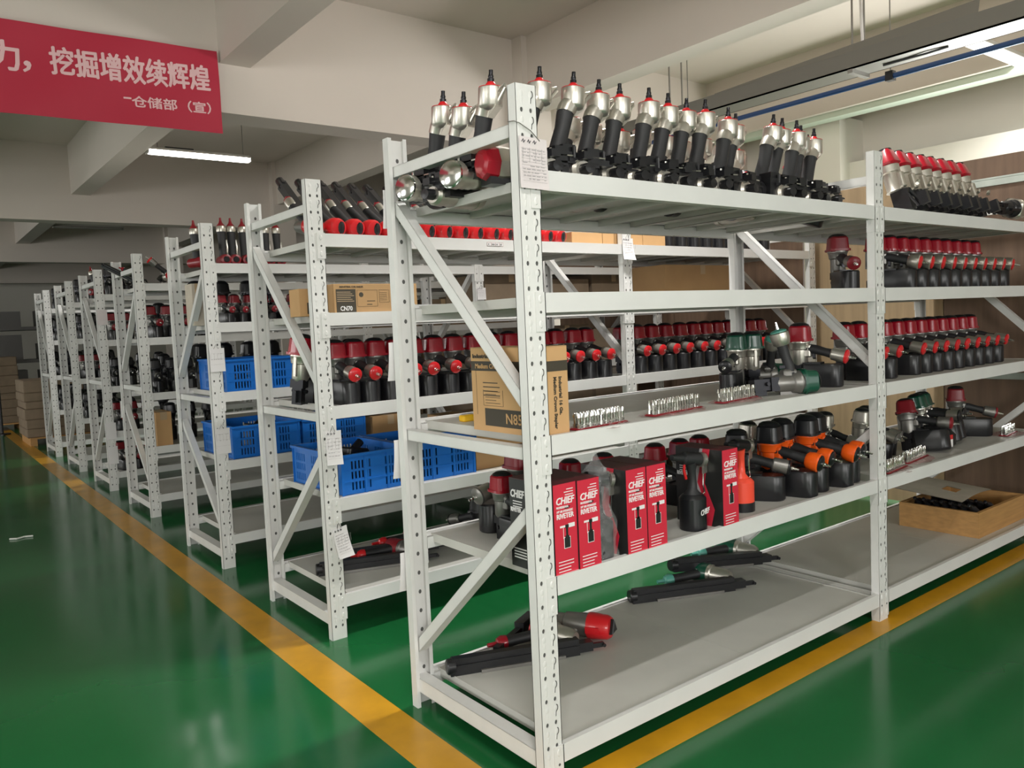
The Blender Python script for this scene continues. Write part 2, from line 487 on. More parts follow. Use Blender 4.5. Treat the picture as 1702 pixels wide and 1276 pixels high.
# ------------------------------------------------------------------ plywood partition behind the right end
t = thing('plywood_partition', 'tall brown plywood partition standing behind the right end of the nearest rack', 'partition', (4.02, 0, 0))
for i, (a, b, m) in enumerate(((-2.2, -0.62, M_PLY), (-0.615, 0.66, M_PLY), (0.665, 1.58, M_PLYL), (1.66, 2.9, M_PLY), (2.905, 4.4, M_PLY))):  # last two sheets added to keep light from the right off the racks
    MB().box(0, 0.02, a, b, 0.02, 2.24).obj('plywood_sheet', m, t)
for z, h in ((2.085, .05), (1.93, .03), (0.9, .04)):
    MB().box(-0.03, 0.0, -2.2, 0.64, z-h/2, z+h/2).box(-0.035, -0.03, -2.2, 0.64, z+h*.3, z+h/2).obj('metal_channel', M_RAIL, t)
for yy in (-2.0, -0.62, 0.66, 1.62, 2.9, 4.35):
    MB().box(0.02, 0.07, yy-0.025, yy+0.025, 0.0, 2.2).obj('stud', M_RAIL, t)

# ------------------------------------------------------------------ racks
UW, UD, LIP, BAY, DEP, H = 0.073, 0.035, 0.014, 1.892, 0.733, 2.0
PITCH_H = 0.0693
def make_upright():
    mb = MB()
    hz = [H-PITCH_H*k for k in range(1, 29)]
    hz = [z for z in hz if z > 0.05]
    half = 0.012
    zs = [0.0]
    for z in reversed(hz):
        zs += [z-half, z+half]
    zs.append(H)
    for y in (0.0, 0.002):
        for k in range(len(zs)-1):
            hole = k % 2 == 1
            for c in (0, 1):
                x0, x1 = c*UW/2, (c+1)*UW/2
                if not hole:
                    mb.add([(x0, y, zs[k]), (x1, y, zs[k]), (x1, y, zs[k+1]), (x0, y, zs[k+1])], [(0, 1, 2, 3)])
                else:
                    cx, cz = (x0+x1)/2 + (0.002 if c == 0 else -0.002), (zs[k]+zs[k+1])/2
                    zm = cz
                    outer = [(x1, zm), (x1, zs[k+1]), (cx, zs[k+1]), (x0, zs[k+1]), (x0, zm), (x0, zs[k]), (cx, zs[k]), (x1, zs[k])]
                    inner = [(cx+0.0052*math.cos(a*PI/4), cz+0.0070*math.sin(a*PI/4)) for a in range(8)]
                    vs = [(p[0], y, p[1]) for p in outer+inner]
                    mb.add(vs, [(a, (a+1) % 8, 8+(a+1) % 8, 8+a) for a in range(8)])
    mb.box(0, 0.002, 0, UD, 0, H).box(UW-0.002, UW, 0, UD, 0, H)
    mb.box(0, LIP, UD-0.002, UD, 0, H).box(UW-LIP, UW, UD-0.002, UD, 0, H)
    up_me = mb.mesh('upright', M_STEEL, 30)
    sl, em = MB(), MB()
    for k in range(0, 28):
        z = H-PITCH_H*(k+0.5)
        if z < 0.06: break
        for c in (0, 1):
            x = UW*(0.25 if c == 0 else 0.75)+(0.002 if c == 0 else -0.002)
            s = 1 if c == 1 else -1
            # embossed keyhole tab
            em.rings([[(x+(0.0075*math.cos(a)), 0.0001, z+0.008+0.010*math.sin(a)) for a in [i*PI/5 for i in range(10)]],
                      [(x+(0.0045*math.cos(a)), -0.0008, z+0.008+0.007*math.sin(a)) for a in [i*PI/5 for i in range(10)]]])
            em.rings([[(x-s*0.001+(0.0035*math.cos(a)), 0.0001, z-0.010+0.011*math.sin(a)) for a in [i*PI/4 for i in range(8)]],
                      [(x-s*0.001+(0.0015*math.cos(a)), -0.0008, z-0.010+0.009*math.sin(a)) for a in [i*PI/4 for i in range(8)]]])
            if c == 1:
                pts = [(x+0.003, z+0.018), (x+0.0068, z+0.015), (x+0.0078, z+0.009), (x+0.0070, z+0.003), (x+0.001, z-0.003), (x-0.0005, z-0.016)]
                w = 0.0024
                for (ax, az), (bx, bz) in zip(pts, pts[1:]):
                    dx, dz = bx-ax, bz-az
                    l = math.hypot(dx, dz)
                    nx, nz = -dz/l*w/2, dx/l*w/2
                    sl.prism([(ax+nx, az+nz), (ax-nx, az-nz), (bx-nx, bz-nz), (bx+nx, bz+nz)], -0.0013, 0.0004)
    for z in hz:
        for cx in (UW*.25+.002, UW*.75-.002):
            sl.add([(cx+.0062*math.cos(a*PI/4), .0026, z+.008*math.sin(a*PI/4)) for a in range(8)], [tuple(range(8))])  # dark disc behind each hole stands in for the shaded channel
    merge(up_me, em, M_STEEL)
    return merge(up_me, sl, M_HOLESHADE)
UP_ME = make_upright()

BH = 0.056
def make_beam(L):
    mb = MB()
    mb.box(UW, L, 0.0, 0.004, -BH, 0).box(UW, L, 0.004, 0.018, -0.003, 0).box(UW, L, 0.016, 0.018, -0.014, 0)
    mb.box(UW, L, 0.018, 0.034, -0.016, -0.013).box(UW, L, 0.032, 0.034, -BH, -0.013).box(UW, L, 0.004, 0.032, -BH, -BH+0.003)
    beam = mb.mesh('beam', M_STEELB, 30)
    br = MB().rbox(UW/2+0.001, UW+0.0025, 0, 0.0005, 0, 0.001, 0.0001)
    br = MB()
    br.box(UW*0.53, UW+0.003, -0.0032, -0.0004, -0.108, 0.002).box(UW, UW+0.003, -0.0032, 0.034, -0.108, 0.002)
    for z in (-0.018, -0.088):
        br.rings([[(UW*.77+0.007*math.cos(a), -0.0032, z+0.012*math.sin(a)) for a in [i*PI/5 for i in range(10)]],
                  [(UW*.77+0.004*math.cos(a), -0.0052, z+0.009*math.sin(a)) for a in [i*PI/5 for i in range(10)]]])
    b0 = br.mesh('beam_bracket', M_STEEL, 30)
    hl = MB()
    hl.lathe([(0, 0.0042), (0.0006, 0.0042)], (UW*.78, -0.0032, -0.054), (0, -1, 0), 10)
    merge(b0, hl, M_HOLESHADE)
    def mirror(me, name):
        m2 = me.copy()
        for v in m2.vertices:
            v.co.x = L+UW-v.co.x
        m2.flip_normals()
        return m2
    return beam, b0, mirror(b0, 'b')
BEAM = make_beam(BAY)

def make_panel():
    mb = MB()
    w = (BAY-UW)/2
    d0, d1 = 0.02, DEP-0.02
    mb.box(0.028, w-0.001, d0, d1, -0.010, -0.008).box(0.028, 0.0305, d0, d1, -0.036, -0.006).box(w-0.003, w-0.001, d0, d1, -0.036, -0.010)
    k = 4
    for i in range(k):
        x = 0.03 + (w-.03)*i/k + 0.004
        mb.box(x, x+0.002, 0.036, DEP-0.036, -0.030, -0.010)
        mb.box(x, x+0.03, 0.036, DEP-0.036, -0.032, -0.030)
        mb.box(x+0.028, x+0.03, 0.036, DEP-0.036, -0.032, -0.010)
    return mb.mesh('shelf_panel', M_SHELF, 30)
PANEL = make_panel()
PANEL_R = PANEL.copy()
for v in PANEL_R.vertices:
    v.co.x = (BAY-UW)/2 - v.co.x
PANEL_R.flip_normals()

def brace_mesh(y0, z0, y1, z1, w=0.036, x0=0.018, x1=0.054):
    """C-section bar in the frame plane from (y0, z0) to (y1, z1)."""
    d = Vector((0, y1-y0, z1-z0))
    L = d.length
    d.normalize()
    nv = Vector((1, 0, 0)).cross(d)
    mb = MB()
    def bar(xa, xb, na, nb):
        P = lambda x, s, q: Vector((x, y0, z0)) + d*s + nv*q
        vs = [P(xa, 0, na), P(xb, 0, na), P(xb, 0, nb), P(xa, 0, nb), P(xa, L, na), P(xb, L, na), P(xb, L, nb), P(xa, L, nb)]
        mb.add(vs, [(0, 3, 2, 1), (4, 5, 6, 7), (0, 1, 5, 4), (1, 2, 6, 5), (2, 3, 7, 6), (3, 0, 4, 7)])
    bar(x0, x0+0.002, -w/2, w/2)
    bar(x0, x1, w/2-0.002, w/2)
    bar(x0, x1, -w/2, -w/2+0.002)
    return mb.mesh('brace', M_STEEL, 30)
HBAR = brace_mesh(0.003, 0, DEP-0.003, 0)
LOWBAR = brace_mesh(0.003, 0, DEP-0.003, 0, w=0.05, x0=0.012, x1=0.06)
DIAG = {False: (brace_mesh(UD, 1.115, DEP-0.02, 1.775), brace_mesh(UD, 0.82, DEP-0.02, 0.215)),
        True: (brace_mesh(UD, 1.775, DEP-0.02, 1.115), brace_mesh(UD, 0.215, DEP-0.02, 0.82))}
RACKY = [0, 1.4878, 2.9395, 4.7147, 6.1701, 7.6403, 9.1473]
RACKX = [0, 0.0442, 0.044, 0.0777, 0.0785, 0.0758, 0.0692]
LEV = [[.124, .621, 1.029, 1.434, 1.774], [.192, .621, 1.029, 1.434, 1.774], [.192, .63, 1.03, 1.434, 1.774],
       [.168, .54, .95, 1.37, 1.78], [.168, .54, .95, 1.37, 1.78], [.168, .56, .98, 1.40, 1.78], [.168, .56, .98, 1.40, 1.78]]
RLAB = ['nearest white steel storage rack, front right, filled with nail guns on its top shelf',
        'second white steel rack from the front, with a long brown box and blue crates',
        'third white steel rack from the front, with two papers and blue crates at its end',
        'fourth white steel rack from the front, with a tan box low on it',
        'fifth white steel rack from the front, with three white papers on its post',
        'sixth white steel rack from the front, second from the far end of the row',
        'farthest white steel rack at the far left end of the row']
def rack(r, mirror, bays=2):
    t = thing('storage_rack', RLAB[r], 'rack', (RACKX[r], RACKY[r], 0), group='white storage racks in a row along the aisle')
    for i in range(bays+1):
        for back in (0, 1):
            loc, rot = ((i*BAY, 0, 0), (0, 0, 0)) if not back else ((i*BAY+UW, DEP, 0), (0, 0, PI))
            u = put('upright', UP_ME, t, loc, rot)
        for z in (1.885, 0.98):
            put('cross_bar', HBAR, t, (i*BAY, 0, z))
        put('cross_bar', LOWBAR, t, (i*BAY, 0, 0.082))
        for me in DIAG[mirror]:
            put('diagonal_brace', me, t, (i*BAY, 0, 0))
    for i in range(bays):
        for z in LEV[r]:
            for back in (0, 1):
                loc, rot = ((i*BAY, 0, z), (0, 0, 0)) if not back else ((i*BAY+BAY+UW, DEP, z), (0, 0, PI))
                b = put('beam', BEAM[0], t, loc, rot)
                for bk in (BEAM[1], BEAM[2]):
                    put('beam_bracket', bk, b)
            for k in range(2):
                put('shelf_panel', (PANEL, PANEL_R)[k], t, (i*BAY+UW+k*(BAY-UW)/2, 0, z))
    return t
RACKS = [rack(r, r in (2, 3), 2) for r in range(7)]

# ------------------------------------------------------------------ tools
def pose(z, h):
    """rotation that points a tool's head along z and its handle along h."""
    z = Vector(z).normalized()
    y = -Vector(h)
    y = (y - z*y.dot(z)).normalized()
    x = y.cross(z)
    return Matrix(((x.x, y.x, z.x), (x.y, y.y, z.y), (x.z, y.z, z.z))).to_euler()

class Kind:
    """one built tool; the first placing moves it, later ones copy it with its parts."""
    def __init__(s, root):
        s.root, s.used = root, False
    def put(s, label, loc, rot=(0, 0, 0), group=None, scale=1.0):
        if s.used:
            r = dup(s.root, label, loc, rot)
        else:
            r, s.used = s.root, True
            r.location, r.rotation_euler = loc, rot
            r['label'] = label
        if group: r['group'] = group
        elif 'group' in r: del r['group']
        r.scale = scale if isinstance(scale, tuple) else (scale,)*3
        return r

MSH = {}
def part(key, build, name, m, parent, angle=35):
    k = (key, m.name)
    if k not in MSH:
        mb = MB()
        build(mb)
        MSH[k] = mb.mesh(name, m, angle)
    return put(name, MSH[k], parent)

def drum(mb):
    P = []
    for k in range(9):
        a = PI + k*PI/8
        P.append((0.046*math.cos(a), -0.095+0.046*math.sin(a)))
    P += [(0.046, 0.02), (0.02, 0.045), (-0.02, 0.045), (-0.046, 0.02)]
    rg = lambda z, s: [(x*s, -0.04+(y+0.04)*s, z) for x, y in P]
    mb.rings([rg(0, .94), rg(.006, 1), rg(.098, 1), rg(.104, .95)])
    mb.box(-0.03, 0.03, -0.05, 0.03, 0.100, 0.112)
def nose(mb):
    mb.box(-0.022, 0.022, 0.03, 0.075, 0.0, 0.10).box(-0.03, 0.03, 0.025, 0.08, 0.07, 0.105)
    mb.box(-0.008, 0.008, 0.07, 0.095, 0.01, 0.06).cyl((-0.035, 0.05, 0.055), (0.035, 0.05, 0.055), 0.008, n=8)
def latch(mb):
    mb.box(0.034, 0.048, -0.015, 0.0, 0.03, 0.11).cyl((0.046, -0.01, 0.05), (0.046, -0.01, 0.10), 0.004, n=6)
def body(mb):
    mb.lathe([(0, .030), (.012, .036), (.07, .036), (.075, .042), (.10, .045), (.104, .048), (.112, .048)], (0, .05, .098), n=18)
    mb.rbox(-.022, .022, -.005, .05, .135, .195, .012)
    mb.box(-.006, .006, .085, .10, .12, .2)
def capm(mb):
    mb.rbox(-.048, .048, .002, .098, .208, .280, .026, taper=.90, e=.008)
    mb.rbox(-.053, .053, -.003, .103, .206, .222, .026)
def pad(mb):
    mb.lathe([(0, .043), (.006, .040), (.014, .026), (.017, .0)], (0, .05, .279), n=14)
def gripm(mb):
    mb.tube([(0, .03, .175), (0, -.02, .170), (0, -.06, .158), (0, -.105, .146)], [.024, .021, .019, .022], 12)
def hend(mb):
    mb.lathe([(0, .023), (.006, .029), (.062, .031)], (0, -.090, .150), (0, -1, -.22), 16)
def bell(mb):
    mb.lathe([(0, .026), (.008, .034), (.03, .038), (.05, .038), (.058, .028)], (0, -.100, .148), (0, -1, -.22), 16)
def ecap(mb):
    mb.lathe([(0, .0325), (.007, .0325), (.011, .027), (.015, .012)], (0, -.151, .1366), (0, -1, -.22), 16)
def plug(mb):
    mb.lathe([(0, .008), (.01, .008), (.011, .006), (.022, .006), (.023, .0045), (.032, .0045)], (0, -.163, .134), (0, -1, -.22), 8)
def trig(mb):
    mb.prism([(-.006, .155), (.006, .155), (.006, .125), (-.006, .13)], -.02, -.008)
def collar(mb):
    mb.lathe([(0, .016), (.012, .016), (.03, .006)], (0, -.150, .137), (0, -1, -.22), 12)

NG = 'nail_gun'
def nailer(capc, bodyc, endc, ecapc, drumc=M_BLACK, big=False, has_drum=True, padc=M_BLACK, gripc=M_RUBBER, band=None):
    t = thing(NG, 'nail gun', 'nail gun')
    if has_drum:
        d = part('drum', drum, 'magazine', drumc, t)
        part('latch', latch, 'latch', M_GUN, d)
    part('nose', nose, 'nose', M_DARK, t)
    part('body', body, 'body', bodyc, t)
    c = part('cap', capm, 'cap', capc, t)
    part('pad', pad, 'exhaust_plate', padc, c)
    part('grip', gripm, 'grip', gripc, t)
    part('bell' if big else 'hend', bell if big else hend, 'handle_end', endc, t)
    e = part('ecap', ecap, 'end_cap', ecapc, t)
    part('plug', plug, 'air_plug', M_CHROME, e)
    part('trig', trig, 'trigger', M_DARK, t)
    return Kind(t)
K_RED = nailer(M_RED, M_GUN, M_SILVER, M_BRED)
K_RED4 = nailer(M_RED, M_GUN, M_SILVER, M_BRED, big=True)
K_REDS = nailer(M_RED, M_SILVER, M_SILVER, M_BRED)
K_DK = nailer(M_DKRED, M_GUN, M_GUN, M_DKRED)
K_BLK = nailer(M_BLACK, M_DARK, M_GUN, M_BLACK)
K_ORG = nailer(M_BLACK, M_ORANGE, M_ORANGE, M_BLACK, big=True)
K_GRN = nailer(M_GREEN, M_SILVER, M_SILVER, M_BLACK)
K_GRL = nailer(M_GREEN, M_GUN, M_SILVER, M_TEAL, big=True, has_drum=False)
K_SIL = nailer(M_SILVER, M_SILVER, M_SILVER, M_GUN)
K_RLY = nailer(M_BRED, M_SILVER, M_GUN, M_BRED, has_drum=False)
K_GRY = nailer(M_DKRED, M_GUN, M_SILVER, M_GUN)

# upright silver nail guns with the handle up (top shelf, nearest rack)
def s_body(mb):
    mb.lathe([(0, .026), (.008, .034), (.03, .036), (.034, .032), (.06, .036), (.064, .032), (.09, .037), (.16, .037), (.17, .03)], (0, -.09, .042), (0, 1, 0), 18)
    mb.lathe([(0, .039), (.012, .039)], (0, .05, .042), (0, 1, 0), 18)
def s_nose(mb):
    mb.lathe([(0, .0), (.001, .016), (.03, .018), (.032, .024), (.036, .024)], (0, -.118, .042), (0, 1, 0), 14)
    mb.box(-.014, .014, -.11, .05, .070, .092)
def s_mag(mb):
    mb.lathe([(0, .034), (.004, .040), (.046, .040), (.05, .034)], (-.080, -.02, .052), (1, 0, 0), 18)
    mb.box(-.06, .055, -.075, .04, .030, .096).box(-.05, -.01, -.068, -.02, .092, .120).box(.012, .05, -.09, -.05, .05, .108).box(.02, .045, -.05, .0, .05, .105)
    mb.cyl((-.02, -.075, .06), (-.02, -.075, .112), .006, n=8).cyl((.035, -.055, .03), (.035, -.055, .11), .005, n=8)
def s_rail(mb):
    mb.box(-.04, .09, -.082, -.066, .066, .078).box(.03, .095, -.09, -.062, .058, .064)
def s_lever(mb):
    mb.cyl((.0, -.0865, .03), (.0, -.0865, .10), .0035, n=6).box(-.003, .07, -.090, -.084, .079, .083)
def s_grip(mb):
    mb.tube([(-.026, -.01, .085), (-.018, 0, .13), (.0, 0, .19), (.012, 0, .245)], [.025, .022, .021, .024], 14)
def s_head(mb):
    mb.tube([(.010, 0, .236), (.018, 0, .254), (.032, 0, .272)], [.026, .027, .029], 14)
    mb.lathe([(0, .018), (.008, .029), (.016, .0325), (.068, .0325), (.070, .031)], (.034, 0, .246), (.07, 0, 1), 20)
    mb.prism([(.014, .235), (.034, .226), (.066, .252), (.066, .275), (.025, .268)], -.012, .012)
def s_hook(mb):
    mb.tube([(.060, 0, .262), (.094, 0, .302), (.092, 0, .311), (.076, 0, .306), (.064, 0, .296)], .0055, 8)
def s_ring(mb):
    mb.lathe([(0, .0315), (.0018, .0315), (.0022, .015), (.012, .013), (.018, .009)], (.0388, 0, .3155), (.07, 0, 1), 18)
def s_plug(mb):
    mb.lathe([(0, .009), (.010, .009), (.011, .006), (.017, .0075), (.024, .0055), (.036, .0055)], (.0402, 0, .333), (.07, 0, 1), 10)
def s_body2(mb):
    mb.lathe([(0, .030), (.004, .040), (.018, .043), (.022, .038), (.040, .041), (.044, .036), (.06, .040), (.064, .035), (.085, .038), (.13, .032), (.14, .03)], (0, -.115, .046), (0, 1, 0), 22)
def s_nose2(mb):
    mb.lathe([(0, .036), (.003, .043), (.008, .043)], (0, -.122, .046), (0, 1, 0), 20)
def silver(ribbed=False):
    t = thing(NG, 'nail gun', 'nail gun')
    b = part('s_body2' if ribbed else 's_body', s_body2 if ribbed else s_body, 'body', M_SILVER, t)
    part('s_nose2' if ribbed else 's_nose', s_nose2 if ribbed else s_nose, 'nose', M_CHROME if ribbed else M_BLACK, t)
    d = part('s_mag', s_mag, 'magazine', M_BLACK, t)
    part('s_rail', s_rail, 'feed_rail', M_BLACK, d)
    part('s_lever', s_lever, 'lever', M_CHROME, d)
    part('s_grip', s_grip, 'grip', M_RUBBER, t)
    h = part('s_head', s_head, 'handle_end', M_SILVER, t)
    part('s_hook', s_hook, 'hanging_hook', M_SILVER, h)
    part('s_ring', s_ring, 'end_cap', M_BRED, t)
    part('s_plug', s_plug, 'air_plug', M_DARK, t)
    return Kind(t)
K_S = silver()
K_S2 = silver(True)
Z5 = 1.766
SX = [0.255, .372, .504, .616, .743, .854, .952, 1.04, 1.192, 1.267, 1.434, 1.525, 1.648, 1.71]
G = 'silver nail guns standing with the handle up on the top shelf'
for i, x in enumerate(SX):
    yy = .2 + (0.05 if i in (9, 13) else 0) + (-.015 if i % 3 == 1 else 0)
    K_S.put('%s silver nail gun from the near post, front row of the nearest rack top shelf' % ORD[i],
            (x-.04+(.03 if i in (9, 13) else 0), yy, Z5), (0, random.uniform(-.04, .04), random.uniform(-.12, .12)), G, (1.18, 1.18, 1.0))
for i, x in enumerate((1.80, 1.88)):
    K_S.put('silver nail gun beside the middle post, %s of the two, top shelf of nearest rack' % ('left' if i == 0 else 'right'), (x-.02, .23+.08*i, Z5), (0, .03, .1), G, (1.18, 1.18, 1.0))
for i, x in enumerate([.652, .742, .888, 1.028, 1.15, 1.263, 1.391, 1.51, 1.629]):
    K_S.put('%s silver nail gun of the row behind, half hidden, nearest rack top shelf' % ORD[i],
            (x-.05, .47, Z5-.012*(i % 3)), (0, random.uniform(-.05, .05), random.uniform(-.2, .2)), G, (1.15, 1.15, 1.0))
for i, (x, y) in enumerate(((.16, .60), (.155, .475), (.17, .345))):
    (K_S2 if i != 1 else K_S).put(('silver nail gun nearest the back post of the nearest rack, top shelf', 'shortest silver nail gun between two others at the near end of the top shelf',
             'tall silver nail gun at the near end of the top shelf beside the red one')[i], (x-.03, y, Z5-(0, .035, 0)[i]), (0, 0, -1.45), G, (1.2, 1.2, 1.0))
t = thing(NG, 'silver nail gun with red rim lying at the near end of the top shelf', 'nail gun', (.035, .225, Z5+.062), (0, 0, -.12))
MB().lathe([(0, .030), (.006, .044), (.020, .050), (.045, .054)], (0, 0, 0), (1, 0, 0), 8).obj('cap', M_RED, t, 20)
MB().lathe([(.045, .056), (.060, .058), (.12, .052), (.20, .048), (.205, .03)], (0, 0, 0), (1, 0, 0), 8).obj('body', M_SILVER, t, 20)
MB().box(.02, .16, -.03, .03, -.062, -.04).obj('nose', M_BLACK, t)
K_REDS.put('large bright red and silver nail gun leaning behind the middle post top', (1.90, .40, Z5), (0.35, 0, .5), None, 1.0)
K_RLY.put('red nail gun half hidden behind silver ones near the middle post, top shelf', (1.76, .50, Z5), (0, 0, .2), None, .8)

# standing framing nailers with red caps (top shelf of the right bay)
def f_mag(mb):
    mb.prism([(-.018, 0), (.018, 0), (.018, .10), (-.018, .10)], -.058, .02)
    mb.cyl((.012, -.10, 0), (.012, -.05, .10), .008, n=8).cyl((-.012, -.085, 0), (-.012, -.045, .09), .006, n=8)
    mb.box(-.012, .012, -.13, -.09, .0, .06)
def f_edge(mb):
    mb.box(.018, .022, -.062, -.056, .0, .105).cyl((.022, -.095, .01), (.022, -.055, .09), .003, n=6).cyl((.0, -.10, .10), (.02, -.10, .115), .008, n=8)
def f_body(mb):
    mb.lathe([(0, .030), (.004, .040), (.010, .036), (.09, .036), (.094, .044), (.125, .046), (.13, .040)], (0, 0, .10), n=18)
    mb.rbox(-.016, .016, -.055, -.02, .11, .185, .01)
def f_cap(mb):
    mb.rbox(-.048, .048, -.048, .048, .228, .305, .026, taper=.74, e=.01)
def f_pad(mb):
    mb.lathe([(0, .034), (.008, .033), (.014, .02), (.016, 0)], (0, 0, .300), n=14)
def framing():
    t = thing(NG, 'nail gun', 'nail gun')
    d = part('f_mag', f_mag, 'magazine', M_BLACK, t)
    part('f_edge', f_edge, 'latch', M_CHROME, d)
    part('f_body', f_body, 'body', M_SILVER, t)
    c = part('f_cap', f_cap, 'cap', M_RED, t)
    part('f_pad', f_pad, 'exhaust_plate', M_BLACK, c)
    return Kind(t)
K_F = framing()
for i, x in enumerate([2.31, 2.42, 2.525, 2.63, 2.735, 2.84, 2.945, 3.06]):
    K_F.put('%s red-capped silver nail gun right of the middle post, top shelf of nearest rack' % ORD[i], (x+.02, .10, Z5+.012), (-.27, 0, random.uniform(-.06, .06)),
            'red-capped nail guns leaning on the top shelf')
ring = nailer(M_SILVER, M_BLACK, M_GUN, M_BLACK, has_drum=False, padc=M_DARK)
ring.put('black nail gun with chrome cap lying past the red-capped ones, top shelf', (3.22, .12, Z5+.095), pose((1, -.15, 0), (0, 1, .3)))

# red-capped guns on the shelves of the right bay
for i in range(10):
    K_RED4.put('%s red-capped nail gun from the middle post, second shelf down, right bay' % ORD[i], (2.38+.117*i, .20, 1.426), (0, 0, .3+random.uniform(-.04, .04)),
              'red-capped nail guns, second shelf of the right bay', .93)
K_DK.put('dark red-capped nail gun left of the middle post under the top shelf', (2.16, .30, 1.426), (0, 0, -.7), None, .95)
for i, x in enumerate([2.14, 2.27, 2.50, 2.62, 2.74, 2.86, 2.98, 3.10, 3.22, 3.34, 3.46]):
    K_RED.put('%s red-capped nail gun from the middle post, middle shelf, right bay' % ORD[i], (x, .235, 1.021), (0, 0, .1+random.uniform(-.05, .05)),
              'red-capped nail guns, middle shelf of the right bay', .92)

# middle shelf of the nearest bay
Z3 = 1.021
K_GRN.put('green-capped silver nail gun, left of an upright pair on the middle shelf', (1.41, .36, Z3), (0, 0, -1.2), None, .86)
K_GRN.put('green-capped silver nail gun, right of an upright pair on the middle shelf', (1.56, .40, Z3), (0, 0, 2.6), None, .86)
K_GRL.put('grey nail gun with dark green cap lying on the middle shelf', (1.30, .20, Z3+.096), pose((1, -.45, 0), (.25, 0, 1)), None, 1.0)
K_GRL.put('grey and teal nail gun lying behind the green-capped one, middle shelf', (1.50, .40, Z3+.096), pose((1, -.35, 0), (0, -.6, 1)), None, .9)
K_REDS.put('red-capped silver nail gun with black drum beside the middle post, middle shelf', (1.785, .235, Z3), (0, 0, .25), None, .95)

# shelf above the bottom of the nearest rack
Z2 = .613
for i, (x, y) in enumerate(((1.445, .165), (1.56, .185), (1.705, .160), (1.805, .185))):
    K_ORG.put('%s orange and black nail gun from the orange riveter' % ORD[i], (x, y, Z2), (0, 0, random.uniform(.18, .28)), 'orange and black nail guns')
K_BLK.put('black nail gun standing left of the four orange ones', (1.285, .205, Z2), (0, 0, .55), None, .95)
for i, (x, y) in enumerate(((1.72, .50), (2.05, .42), (2.20, .40), (2.42, .33), (2.52, .36))):
    K_SIL.put(('silver nail gun behind the orange ones, left of the brace', 'silver nail gun just left of the middle post, behind the orange ones', 'silver nail gun just right of the middle post, second shelf from below',
               'left of two bright silver nail guns right of the middle post, low shelf', 'right of two bright silver nail guns right of the middle post, low shelf')[i], (x, y, Z2), (.1, 0, .2), None, .82)
for i, x in enumerate((.24, .40, .55, .72, 1.02, 1.16, 1.29)):
    K_RED.put('%s red-capped nail gun from the left behind the red boxes, low shelf' % ORD[i], (x, .42, Z2), (0, 0, random.uniform(-.2, .2)), 'red-capped nail guns behind the red boxes', .80)
K_GRY.put('grey nail gun with dark red cap behind the left end of the red boxes', (.37, .585, Z2), (0, 0, -1.5), None, 1.0)
K_DK.put('dark red nail gun leaning left of the black drum with a red label', (2.72, .20, Z2), (-.15, .25, .3), None, .95)
K_GRN.put('left of two green-topped chrome nail guns in the right bay, low shelf', (3.0, .26, Z2), (-.2, 0, .1), None, .95)
K_GRN.put('right of two green-topped chrome nail guns in the right bay, low shelf', (3.10, .28, Z2), (-.2, 0, .1), None, .95)
K_DK.put('dark red nail gun right of the two green-topped ones, low shelf', (3.36, .26, Z2), (0, 0, .5), None, .95)
t = thing('nail_magazine', 'black nail drum with a red and white label, right bay low shelf', 'magazine', (2.86, .17, Z2))
MB().rbox(-.07, .07, -.06, .06, 0, .095, .045).obj('drum', M_BLACK, t)
MB().box(-.045, -.005, -.0615, -.060, .015, .055).obj('white_label', M_PRWHITE, t)
MB().box(-.045, -.005, -.0615, -.060, .055, .078).obj('red_label', M_BRED, t)

# trays of chrome air plugs
PIN = None
def tray(label, x0, x1, y, z, n):
    global PIN
    t = thing('plug_tray', label, 'plug tray', ((x0+x1)/2, y, z), (0, 0, .12))
    L = x1-x0
    mb = MB()
    r = random.Random(int(x0*100))
    NXb, NYb = 22, 9
    for i in range(NXb+1):
        pass
    vs = []
    for i in range(NXb+1):
        for j in range(NYb+1):
            u, v = i/NXb*2-1, j/NYb*2-1
            k = 1+.07*math.sin(7*u+3*v)+.05*math.sin(11*v-5*u)
            px, py = u*math.sqrt(1-v*v/2)*L*.60*k, v*math.sqrt(1-u*u/2)*.075*k
            e = max(abs(u), abs(v))
            vs.append((px, py, .003+.010*abs(math.sin(9*u+4*v))*(1-e**3)*r.uniform(.4, 1)*(1.2 if abs(v) > .55 else .25)))
    mb.add(vs, [(i*(NYb+1)+j, (i+1)*(NYb+1)+j, (i+1)*(NYb+1)+j+1, i*(NYb+1)+j+1) for i in range(NXb) for j in range(NYb)])
    mb.obj('bag_film', M_BAGR, t, 80)
    MB().rbox(-L/2-.008, L/2+.008, -.024, .024, .001, .008, .01).obj('red_tray', M_DKRED, t)
    if PIN is None:
        PIN = MB().lathe([(0, .0065), (.012, .0065), (.0125, .004), (.03, .004), (.031, .0052), (.037, .0048), (.045, .0035)], n=7).mesh('air_plug', M_CHROME)
    for j in range(2):
        for i in range(n):
            put('air_plug', PIN, t, (-L/2+L*(i+.5*(j % 2)+.25)/n, -.010+.022*j, .008), (r.uniform(-.06, .06), r.uniform(-.06, .06), 0))
    return t
tray('tray of chrome air plugs nearest the brown box on the middle shelf', .225, .45, .07, Z3, 17)
tray('middle one of three trays of chrome air plugs on the middle shelf', .60, .885, .115, Z3, 18)
tray('tray of chrome air plugs in front of the grey lying nail gun', 1.03, 1.275, .16, Z3, 15)
tray('tray of chrome air plugs just right of the middle post, low shelf', 2.06, 2.28, .07, Z2, 13)
tray('tray of chrome air plugs in front of the black drum, low shelf', 2.34, 2.60, .12, Z2, 16)
tray('tray of chrome air plugs at the right edge of the picture, low shelf', 3.42, 3.62, .10, Z2, 12)

